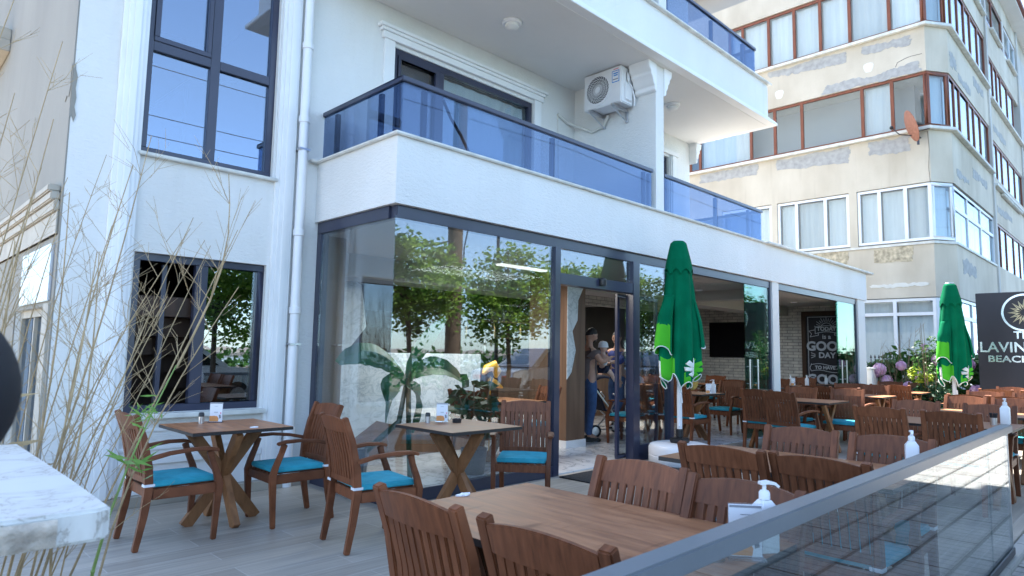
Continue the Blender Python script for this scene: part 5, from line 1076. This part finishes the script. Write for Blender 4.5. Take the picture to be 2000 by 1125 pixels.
for i in range(5): a = i * 1.3; q.tube([(0, 0, .26), (.1 * math.cos(a), .1 * math.sin(a), .6), (.2 * math.cos(a), .2 * math.sin(a), .75 + .08 * i)], .007, 5)
q.build('stem', 'twig_brown', pp_); q = MB(); leaf_quads(q, (0, 0, .72), .30, 130, .15, rr, squash=(.9, .9, 1.2), shell=.2); q.build('foliage', 'leaf_dark', pp_, fixn=False)
# dry bamboo in the planter behind the slab
bb = thing('bamboo_clump', 'dry leafless tan bamboo canes with one green shoot behind the marble slab', 'bamboo', (0, 0, 0))
MB().box(-.25, .72, 2.68, 3.25, 0, .34).build('planter', 'concrete', bb, bevel=.01)
rr = random.Random(21)
def cane(p0, lean, h, r0, mat='cane_tan', twigs=1.0, ln=(.12, .42)):
    mb = MB(); n = max(6, int(h / .17)); ax = Vector((lean[0], lean[1], 1)); pts = []; bend = Vector((rr.uniform(-.06, .06), rr.uniform(-.06, .06), 0))
    for i in range(n + 1): t = i / n; pts.append(Vector(p0) + Vector((lean[0] * t ** 1.35 * h, lean[1] * t ** 1.35 * h, h * t)) + bend * math.sin(t * 3.1) * 1.2)
    rad = [r0 * .74 * (1 - .82 * (i / n)) + .0007 for i in range(n + 1)]; mb.tube(pts, rad, 6)
    for i in range(1, n):
        if r0 > .006: t_ = (pts[i + 1] - pts[i]).normalized(); mb.tube([pts[i] - t_ * .006, pts[i], pts[i] + t_ * .006], [rad[i], rad[i] * 1.35, rad[i]], 6, cap=False)
        if i > n * .22 and rr.random() < twigs:
            for s in range(rr.choice((1, 2, 3)) if twigs > .5 else 1):
                a = rr.uniform(0, 6.28); L0 = rr.uniform(*ln) * (1.15 - .6 * i / n); d = Vector((math.cos(a), math.sin(a), rr.uniform(.7, 1.7))).normalized(); e = pts[i] + d * L0 + Vector((0, 0, rr.uniform(-.03, .03)))
                m_ = pts[i] + d * L0 * .5 + Vector((rr.uniform(-.012, .012), rr.uniform(-.012, .012), 0)); mb.tube([pts[i], m_, e], [max(.0010, rad[i] * .42), .0010, .0005], 4)
                for _ in range(rr.choice((1, 2, 3, 4))):
                    f = rr.uniform(.3, .9); b = pts[i] + (e - pts[i]) * f; d2 = (d + Vector((rr.uniform(-.9, .9), rr.uniform(-.9, .9), rr.uniform(-.3, .6)))).normalized(); mb.tube([b, b + d2 * rr.uniform(.03, .12)], [.0009, .0005], 4)
    mb.build('cane', mat, bb, fixn=False); return pts
for i in range(13): cane((rr.uniform(-.1, .30), rr.uniform(2.75, 3.15), .3), (rr.uniform(-.05, .16), rr.uniform(-.12, .05)), rr.uniform(1.5, 2.5), rr.uniform(.004, .011))
for i in range(16): cane((rr.uniform(.15, .60), rr.uniform(2.72, 3.1), .3), (rr.uniform(.02, .20), rr.uniform(-.18, .02)), rr.uniform(1.1, 1.95), rr.uniform(.003, .007))
for i in range(7): cane((rr.uniform(.45, .68), rr.uniform(2.72, 3.0), .3), (rr.uniform(.20, .36), rr.uniform(-.22, -.02)), rr.uniform(1.1, 1.65), rr.uniform(.003, .0065))
cane((.12, 2.9, .3), (.05, -.02), 1.55, .013, 'twig_brown'); cane((.05, 2.95, .3), (.04, -.03), 2.3, .014, 'cane_tan')
g = cane((.61, 2.57, .3), (.235, .0), 1.0, .0085, 'cane_green', twigs=.3); cane((.845, 2.57, 1.29), (.18, -.02), .75, .005)
for gi, (ix, n_) in enumerate(((.72, 12), (.90, 40))):
    q = MB(); c = g[int(ix * (len(g) - 1))] + Vector((-.02 if gi else .02, 0, 0))
    for i in range(n_):
        a = rr.uniform(0, 6.28); el = rr.uniform(-.5, .9); d = Vector((math.cos(a) * math.cos(el), math.sin(a) * math.cos(el), math.sin(el))); L0 = rr.uniform(.03, .075) if gi else rr.uniform(.06, .12); s = d.orthogonal().normalized() * L0 * .075; b = c + Vector((rr.gauss(0, .022), rr.gauss(0, .022), rr.gauss(0, .022))); q.add([b, b + d * L0 * .4 + s, b + d * L0, b + d * L0 * .4 - s], [(0, 1, 2, 3)])
    q.build('leaf_tuft', 'bamboo_leaf', bb, fixn=False)
q = MB()
for c in ((.30, 2.75, 1.18), (.36, 2.70, .95), (.33, 2.72, 1.02)):
    d = Vector((.9, -.3, .15 + rr.uniform(-.1, .1))).normalized(); q.add([Vector(c), Vector(c) + d * .07 + Vector((0, 0, .012)), Vector(c) + d * .17, Vector(c) + d * .07 - Vector((0, 0, .012))], [(0, 1, 2, 3)])
q.build('dry_leaf', 'cane_tan', bb, fixn=False)

# ================================================================== people just inside the door
def skin(name, V, E, mat, parent, sub=2, root=0):
    keys = list(V); me = bpy.data.meshes.new(name); me.from_pydata([V[k][:3] for k in keys], [(keys.index(a), keys.index(b)) for a, b in E], []); me.materials.append(MATS[mat])
    o = bpy.data.objects.new(name, me); C.objects.link(o); o.parent = parent
    m = o.modifiers.new('skin', 'SKIN'); m.use_smooth_shade = True; m.branch_smoothing = .4
    for i, k in enumerate(keys):
        r_ = V[k][3]; me.skin_vertices[0].data[i].radius = (r_, V[k][4] if len(V[k]) > 4 else r_)
    me.skin_vertices[0].data[root].use_root = True
    s = o.modifiers.new('sub', 'SUBSURF'); s.levels = sub; s.render_levels = sub
    bpy.context.view_layer.update(); dg = bpy.context.evaluated_depsgraph_get(); m2 = bpy.data.meshes.new_from_object(o.evaluated_get(dg)); o.modifiers.clear(); o.data = m2; m2.shade_smooth(); return o
def hand_keys(V, E, wrist, p, d, up_, nm, curl=.4):
    """palm and five fingers growing from the wrist vertex"""
    d = Vector(d).normalized(); up_ = Vector(up_).normalized(); s = d.cross(up_).normalized(); p = Vector(p)
    a = p + d * .05; V[nm + 'p'] = (*a, .026, .020); E.append((wrist, nm + 'p'))
    for i, (o, L0) in enumerate(((-.027, .062), (-.009, .072), (.009, .068), (.026, .052))):
        b = a + d * .035 + s * o; c = b + d * L0 * .5 - up_ * curl * .02; e = c + d * L0 * .45 - up_ * curl * .035
        for j, (pt, r_) in enumerate(((b, .010), (c, .009), (e, .007))): V[f'{nm}{i}{j}'] = (*pt, r_)
        E += [(nm + 'p', f'{nm}{i}0'), (f'{nm}{i}0', f'{nm}{i}1'), (f'{nm}{i}1', f'{nm}{i}2')]
    b = a - s * .035 + d * .005; c = b - s * .012 + d * .035 - up_ * .01; V[nm + 't0'] = (*b, .011); V[nm + 't1'] = (*c, .008); E += [(nm + 'p', nm + 't0'), (nm + 't0', nm + 't1')]
def head(parent, c, sc, yaw, hair='hair_black', hairstyle='short', skinm='skin', pitch=0):
    mt = Matrix.Translation(c) @ Matrix.Rotation(yaw, 4, 'Z') @ Matrix.Rotation(pitch, 4, 'Y') @ Matrix.Scale(sc, 4); q = MB(); nu, nv = 26, 20; vs = []
    for i in range(nv + 1):
        th = math.pi * i / nv; z = -math.cos(th)
        for j in range(nu):
            a = 2 * math.pi * j / nu; x, y = math.sin(th) * math.cos(a), math.sin(th) * math.sin(a); X, Y, Z = x * .098, y * .078, z * .120
            if z < 0: X *= 1 - .18 * z * z; Y *= 1 - .30 * z * z; X += .012 * z * z
            f = max(0, x) ** 3 * math.exp(-(y / .22) ** 2)
            X += .022 * f * math.exp(-((z + .12) / .16) ** 2) + .008 * f * math.exp(-((z + .48) / .12) ** 2) + .010 * f * math.exp(-((z + .85) / .2) ** 2) - .006 * max(0, x) * math.exp(-((z - .08) / .10) ** 2) * math.exp(-((abs(y) - .38) / .16) ** 2)
            vs.append(mt @ Vector((X, Y, Z)))
    fs = []
    for i in range(nv):
        for j in range(nu): a = i * nu + j; b = i * nu + (j + 1) % nu; fs.append((a, b, b + nu, a + nu))
    q.add(vs, fs)
    for s in (-1, 1): q.sphere(mt @ Vector((-.005, s * .080, -.005)), .022 * sc, nu=8, nv=6, sc=(.9, .45, 1.3))
    h = q.build('head', skinm, parent, smooth=True)
    q = MB()
    for s in (-1, 1): q.sphere(mt @ Vector((.085, s * .031, .012)), .010 * sc, nu=8, nv=6); q.tube([mt @ Vector((.092, s * .015, .034)), mt @ Vector((.090, s * .034, .038)), mt @ Vector((.080, s * .048, .032))], .0035 * sc, 5)
    q.build('eyes', 'hair_black', h, smooth=True); q = MB(); q.tube([mt @ Vector((.092, -.022, -.060)), mt @ Vector((.099, 0, -.061)), mt @ Vector((.092, .022, -.060))], .0035 * sc, 5); q.build('mouth', 'pink_print' if False else 'skin_pale', h)
    if hairstyle:
        q = MB(); vs = []; fs = []; nn = 12
        for i in range(nn + 1):
            th = math.pi * (1 - .60 * i / nn)
            for j in range(nu):
                a = 2 * math.pi * j / nu; x = math.sin(th) * math.cos(a); z = -math.cos(th); lim = (.12 + .36 * x) if hairstyle == 'short' else (-.2 + .8 * max(0, x + .15)); zz = max(z, lim) if z < lim else z
                rr2 = math.sqrt(max(0, 1 - zz * zz)); vs.append(mt @ Vector((rr2 * math.cos(a) * .102 - .004, rr2 * math.sin(a) * .082, zz * .126)))
        for i in range(nn):
            for j in range(nu): a = i * nu + j; b = i * nu + (j + 1) % nu; fs.append((a, b, b + nu, a + nu))
        q.add(vs, fs); q.build('hair', hair, h, smooth=True)
        if hairstyle == 'bun': q = MB(); q.sphere(mt @ Vector((-.10, 0, .06)), .045 * sc, nu=10, nv=8); q.tube([mt @ Vector((-.07, 0, .02)), mt @ Vector((-.10, 0, -.06)), mt @ Vector((-.09, 0, -.14))], [.04 * sc, .05 * sc, .03 * sc], 9); q.build('hair', hair, h, smooth=True)
    return h
def person(label, loc, yaw, top, legs, sleeve, arms, hstyle='short', hyaw=0, hpitch=0, beard=False, shoe='shoe_black', stance=.1, lo=None):
    t = thing('person', label, 'person', loc, yaw); 
    V = {'pelvis': (0, 0, .92, .135, .105), 'waist': (.005, 0, 1.06, .125, .095), 'chest': (.0, 0, 1.26, .155, .11), 'shl': (-.01, 0, 1.40, .10, .08), 'neck': (.0, 0, 1.49, .055), 'skull': (.02, 0, 1.60, .055)}
    E = [('pelvis', 'waist'), ('waist', 'chest'), ('chest', 'shl'), ('shl', 'neck'), ('neck', 'skull')]
    for s, n_ in ((1, 'l'), (-1, 'r')):
        fx = stance * s
        V.update({n_ + 'hip': (0, s * .095, .86, .090), n_ + 'knee': (.03 + fx * .6, s * .105, .49, .058), n_ + 'calf': (-.0 + fx * .9, s * .11, .33, .056), n_ + 'ank': (-.01 + fx, s * .11, .09, .038), n_ + 'toe': (.14 + fx, s * .13, .035, .034)})
        E += [('pelvis', n_ + 'hip'), (n_ + 'hip', n_ + 'knee'), (n_ + 'knee', n_ + 'calf'), (n_ + 'calf', n_ + 'ank'), (n_ + 'ank', n_ + 'toe')]
        sh, el, wr = (-.01, s * .165, 1.39), arms[n_][0], arms[n_][1]
        V.update({n_ + 'sh': (*sh, .060), n_ + 'up': tuple((a + b) / 2 for a, b in zip(sh, el)) + (.050,), n_ + 'el': (*el, .041), n_ + 'fa': tuple(a * .6 + b * .4 for a, b in zip(el, wr)) + (.039,), n_ + 'wr': (*wr, .026)})
        E += [('shl', n_ + 'sh'), (n_ + 'sh', n_ + 'up'), (n_ + 'up', n_ + 'el'), (n_ + 'el', n_ + 'fa'), (n_ + 'fa', n_ + 'wr')]
        hand_keys(V, E, n_ + 'wr', wr, Vector(wr) - Vector(el), (0, 0, 1), n_ + 'h')
    skin('body', V, E, 'skin', t)
    def sub_(keys, grow, ren={}): 
        W_ = {k: (*V[k][:3], V[k][3] + grow, (V[k][4] if len(V[k]) > 4 else V[k][3]) + grow) for k in keys}; W_.update(ren); return W_, [e for e in E if e[0] in W_ and e[1] in W_]
    tk = ['waist', 'pelvis', 'chest', 'shl', 'lsh', 'rsh', 'lup', 'rup'] + (['lel', 'rel', 'lfa', 'rfa'] if sleeve == 'long' else [])
    W_, E_ = sub_(tk, .020); W_['pelvis'] = (0, 0, .90, .150, .122); W_['waist'] = (0, 0, 1.06, .140, .112); skin('shirt', W_, E_, top, t)
    W_, E_ = sub_(['pelvis', 'lhip', 'rhip', 'lknee', 'rknee', 'lcalf', 'rcalf', 'lank', 'rank'], .013); W_['pelvis'] = (0, 0, .93, .140, .112); W_['waist'] = (0, 0, 1.04, .128, .100); E_ = [('pelvis', 'waist')] + E_; skin('trousers', W_, E_, legs, t)
    for s in (1, -1):
        fx = stance * s; q = MB(); q.beam([(-.065 + fx, s * .11, .035), (.05 + fx, s * .12, .04), (.14 + fx, s * .13, .03), (.19 + fx, s * .133, .022)], [.07, .082, .085, .05], [.07, .075, .055, .04]); q.build('shoe', shoe, t, bevel=.012)
    h = head(t, (.045, 0, 1.635), 1.0, hyaw, hairstyle=hstyle, pitch=hpitch)
    if beard: q = MB(); q.sphere((.075, 0, 1.555), .055, nu=12, nv=8, sc=(.85, .95, .75)); q.build('beard', 'hair_black', h, smooth=True)
    return t
man = person('man in a brown shirt and blue jeans holding a baby beside the wood column', (8.21, 6.46, .016), R(-22), 'shirt_brown', 'jeans', 'short', {'l': ((.10, .22, 1.20), (.33, .06, 1.16)), 'r': ((.09, -.235, 1.22), (.33, -.10, 1.29))}, beard=True, hpitch=.25, stance=.05)
wm = person('person with dark hair in a blue long-sleeved top reaching out toward the baby', (9.86, 7.1, .016), R(195), 'blue_knit', 'jeans', 'long', {'l': ((.28, .16, 1.22), (.50, .06, 1.20)), 'r': ((.10, -.24, 1.18), (.30, -.2, 1.05))}, 'bun', hpitch=.2)
ps3 = person('person in a grey T-shirt seen from the side behind the sliding door frame', (9.85, 6.72, .016), R(215), 'shirt_grey', 'cotton_white', 'short', {'l': ((.05, .24, 1.15), (.22, .2, 1.0)), 'r': ((-.02, -.25, 1.14), (.1, -.26, .92))}, 'short')
by = thing('person', 'baby in a white hat and navy shorts held against the man\'s chest', 'person', (8.42, 6.34, 1.13), R(-10))
V = {'pel': (0, 0, .02, .062, .055), 'ch': (-.01, 0, .15, .068, .058), 'nk': (-.005, 0, .235, .034), 'sk': (0, 0, .29, .04)}; E = [('pel', 'ch'), ('ch', 'nk'), ('nk', 'sk')]
for s, n_, kn, an, to in ((1, 'l', (.14, .07, -.02), (.27, .09, -.10), (.32, .09, -.09)), (-1, 'r', (.10, -.07, -.06), (.18, -.08, -.19), (.22, -.08, -.21))):
    V.update({n_ + 'h': (.02, s * .045, 0, .047), n_ + 'k': (*kn, .038), n_ + 'a': (*an, .023), n_ + 't': (*to, .018), n_ + 's': (0, s * .07, .19, .032), n_ + 'e': (.05, s * .10, .12, .024), n_ + 'w': (.11, s * .08, .13, .017)})
    E += [('pel', n_ + 'h'), (n_ + 'h', n_ + 'k'), (n_ + 'k', n_ + 'a'), (n_ + 'a', n_ + 't'), ('ch', n_ + 's'), (n_ + 's', n_ + 'e'), (n_ + 'e', n_ + 'w')]
    for i in range(5): V[f'{n_}f{i}'] = (.135, s * .08 + (i - 2) * .009, .13 + .004 * (i == 0), .006); E.append((n_ + 'w', f'{n_}f{i}'))
skin('body', V, E, 'skin_pale', by); W_ = {k: (*V[k][:3], V[k][3] + .01, (V[k][4] if len(V[k]) > 4 else V[k][3]) + .01) for k in ('ch', 'pel', 'ls', 'rs')}; skin('vest', W_, [('ch', 'pel'), ('ch', 'ls'), ('ch', 'rs')], 'cotton_white', by)
W_ = {k: (*V[k][:3], V[k][3] + .014, (V[k][4] if len(V[k]) > 4 else V[k][3]) + .014) for k in ('pel', 'lh', 'rh')}; W_['lk'] = (.09, .062, -.01, .052); W_['rk'] = (.07, -.062, -.03, .052); skin('shorts', W_, [('pel', 'lh'), ('pel', 'rh'), ('lh', 'lk'), ('rh', 'rk')], 'navy_cloth', by)
bh = head(by, (.01, 0, .335), .68, .3, hairstyle=None, skinm='skin_pale'); q = MB(); q.lathe([(.074, .335), (.084, .338), (.080, .36), (.074, .40), (.05, .43), (0, .44)], 22, (.0, 0, 0)); q.build('sun_hat', 'cotton_white', bh, smooth=True)
# pushchair
pc = thing('pushchair', 'dark folding pushchair with a silver frame behind the man', 'pushchair', (9.0, 6.75, .016), R(-25)); q = MB()
for s in (-.22, .22):
    q.tube([(-.42, s, .98), (-.30, s, .80), (.05, s, .38), (.36, s, .12)], .013, 8); q.tube([(-.30, s, .12), (-.05, s, .36), (.12, s, .62), (.05, s, .70)], .012, 8); q.tube([(-.30, s, .12), (.36, s, .12)], .009, 6)
q.tube([(-.42, -.22, .98), (-.45, 0, 1.0), (-.42, .22, .98)], .014, 8); q.build('frame', 'steel', pc, smooth=True)
q = MB(); q.beam([(-.22, 0, .78), (-.08, 0, .42), (.22, 0, .40), (.30, 0, .22)], .40, .03, (0, 1, 0)); q.build('seat', 'navy_cloth', pc, bevel=.01)
q = MB(); vs = []; 
for i in range(9):
    a = R(200 - i * 16)
    for j in range(7): y = -.21 + .07 * j; vs.append((-.1 + .34 * math.cos(a) * (1 - .1 * (j in (0, 6))), y, .66 + .34 * math.sin(a) * (1 - .12 * (j in (0, 6)))))
q.add(vs, [(i * 7 + j, (i + 1) * 7 + j, (i + 1) * 7 + j + 1, i * 7 + j + 1) for i in range(8) for j in range(6)]); q = q.build('canopy', 'navy_cloth', pc, smooth=True); sm = q.modifiers.new('thickness', 'SOLIDIFY'); sm.thickness = .01
for x in (-.30, .36):
    for s in (-.26, .26):
        q = MB(); wm_ = Matrix.Translation((x, s, .1)) @ Matrix.Rotation(R(90), 4, 'X'); q.lathe([(.07, -.015), (.10, -.015), (.10, .015), (.07, .015), (.07, -.015)], 20, mat=wm_, cap=False); wo = q.build('wheel', 'tyre', pc, smooth=True); q = MB(); q.lathe([(0, -.01), (.068, -.006), (.068, .006), (0, .01)], 20, mat=wm_); q.build('hub', 'steel', wo)
ye = thing('yellow_float', 'bright yellow curved shape behind the tall glass left of the inner armchair', 'float', (5.86, 6.22, .95)); q = MB()
q.tube([(-.13, .0, .13), (-.05, .02, .20), (.06, 0, .24), (.10, -.02, .16), (.08, -.02, .08)], [.02, .055, .07, .06, .02], 12); q.tube([(.0, 0, .05), (.10, 0, .0), (.22, 0, -.05)], [.05, .05, .012], 10); q.tube([(.0, 0, .1), (.0, 0, -.935)], .008, 6); q.build('float', 'yellow_plastic', ye, smooth=True)
ht = thing('straw_hat', 'pale yellow straw hat hanging on a chair behind the near parasol', 'hat', (8.80, 5.05, 1.0)); q = MB(); q.lathe([(0, .11), (.06, .105), (.085, .06), (.09, .0), (.15, -.02), (.155, -.012), (.09, .012), (.0, .012)], 28, mat=Matrix.Rotation(R(70), 4, 'Y')); q.build('hat', 'amber_cloth', ht, smooth=True)

# ================================================================== the street mirrored in the glass
def car(label, x, y, rz, paint):
    t = thing('parked_car', label, 'car', (x, y, -.17), rz, 'cars parked along the kerb'); t.scale = (1, 1, 1.14)
    prof = [(-2.15, .42), (-2.18, .70), (-2.08, .86), (-1.75, .93), (-.9, .96), (.9, .95), (1.75, .90), (2.08, .84), (2.16, .62), (2.14, .34), (1.78, .24), (-1.8, .24)]
    q = MB()
    def sect(pr, ws): 
        n = len(pr); vs = []
        for k, (w_, ins) in enumerate(ws): vs += [(a * (1 - ins), w_, (b if ins == 0 else b)) for a, b in pr]
        fs = [tuple(range(n)), tuple(range((len(ws) - 1) * n + n - 1, (len(ws) - 1) * n - 1, -1))]
        for k in range(len(ws) - 1):
            for i in range(n): a = k * n + i; b = k * n + (i + 1) % n; fs.append((a, a + n, b + n, b))
        q.add(vs, fs)
    sect(prof, [(-.88, .03), (-.90, 0), (-.86 * .5, -.0), (.43, 0), (.90, 0), (.88, .03)]); q.build('body', paint, t, bevel=.03)
    q = MB(); lo = [(-1.75, .92), (-1.05, 1.38), (-.5, 1.47), (.35, 1.45), (1.2, .94)]; n = 5; vs = [(a, -.80, b) if b < 1 else (a, -.62, b) for a, b in lo] + [(a, .80, b) if b < 1 else (a, .62, b) for a, b in lo]; q.add(vs, [(0, 1, 2, 3, 4), (9, 8, 7, 6, 5)] + [(i, (i + 1) % n, (i + 1) % n + n, i + n) for i in range(n)]); q.build('cabin', paint, t, bevel=.04)
    for s in (-1, 1):
        q = MB(); pts = [(-1.42, .965), (-.98, 1.31), (-.42, 1.40), (.3, 1.385), (.92, .965)]; q.add([(a, s * (.80 - (b - .92) * .375 + .006), b) for a, b in pts] + [(a, s * (.80 - (b - .92) * .375 + .016), b) for a, b in pts], [(0, 1, 2, 3, 4), (9, 8, 7, 6, 5)] + [(i, (i + 1) % 5, (i + 1) % 5 + 5, i + 5) for i in range(5)]); q.build('side_window', 'car_glass', t)
        for xw in (-1.35, 1.35):
            q = MB(); wm_ = Matrix.Translation((xw, s * .82, .31)) @ Matrix.Rotation(R(90), 4, 'X'); q.lathe([(.2, -.1), (.30, -.1), (.315, -.07), (.315, .07), (.30, .1), (.2, .1)], 26, mat=wm_); wo = q.build('wheel', 'tyre', t, smooth=True); q = MB(); q.lathe([(0, -.105), (.2, -.108), (.2, .108), (0, .105)], 20, mat=wm_); q.build('rim', 'steel', wo)
        MB().box(2.08, 2.17, s * .62 - .16, s * .62 + .16, .60, .74).build('tail_lamp', 'red_lamp', t, bevel=.02); MB().box(-2.18, -2.08, s * .62 - .16, s * .62 + .16, .60, .74).build('headlight', 'steel', t, bevel=.02)
    return t
car('white car mirrored in the lower stair window', 5.3, -3.95, 0, 'car_white'); car('silver car mirrored at the right of the tall shop glass', 15.6, -4.4, R(180), 'car_silver'); car('dark car parked farther along the kerb, mirrored beyond the silver one', 22.5, -4.4, R(180), 'car_dark'); car('white car parked far along the kerb beyond the dark one', 28.6, -4.3, 0, 'car_white')
pl = thing('lamp_post', 'grey street lamp post mirrored in the tall shop glass', 'lamp post', (12.9, -3.6, -.05)); q = MB(); q.tube([(0, 0, 0), (0, 0, 4.8)], [.06, .045], 12); q.build('post', 'dark_steel', pl, smooth=True); q = MB(); q.box(-.25, .25, -.12, .12, 4.8, 4.88); q.build('lamp_head', 'steel', pl, bevel=.02)
for i, (y, z, s) in enumerate(((-7, 8.3, .5), (-7.1, 7.7, .45), (-7.3, 7.0, .5), (-6.9, 9.6, .4))):
    q = MB(); q.tube([(-40 + 4 * k, y, z - s * math.sin(math.pi * ((k * 4) % 30) / 30)) for k in range(36)], .012, 5); o = q.build('power_line', 'black_frame'); tag(o, ('topmost', 'second', 'third', 'fourth')[(3, 1, 2, 0).index(i) if False else {3: 0, 0: 1, 1: 2, 2: 3}[i]] + ' power line from the top mirrored in the upper stair window', 'power line', 'power lines over the road')
kp = thing('utility_pole', 'thick brown utility pole by the kerb mirrored between the trees of the tall shop glass', 'utility pole', (10.75, -2.95, -.05)); MB().tube([(0, 0, 0), (0, 0, 9.5)], [.21, .17], 14).build('pole', 'bark', kp, smooth=True)
q = MB(); q.tube([(.2, 0, 5.6), (.34, .1, 4.6), (.22, .1, 4.1), (.2, .1, 3.6)], .018, 6); q.tube([(-.2, 0, 5.6), (-.42, .1, 4.8), (-.24, .12, 4.2), (-.9, .1, 4.0)], .018, 6); q.build('cable', 'black_frame', kp, smooth=True)
for x in (-25, 62):
    up_ = thing('utility_pole', ('wooden utility pole up the road carrying the power lines' if x < 0 else 'wooden utility pole down the road carrying the power lines'), 'utility pole', (x, -7.05, -.2)); MB().tube([(0, 0, 0), (0, 0, 10.2)], [.15, .10], 10).build('pole', 'bark', up_, smooth=True); MB().box(-.06, .06, -.8, .8, 9.3, 9.42).build('crossarm', 'bark', up_)
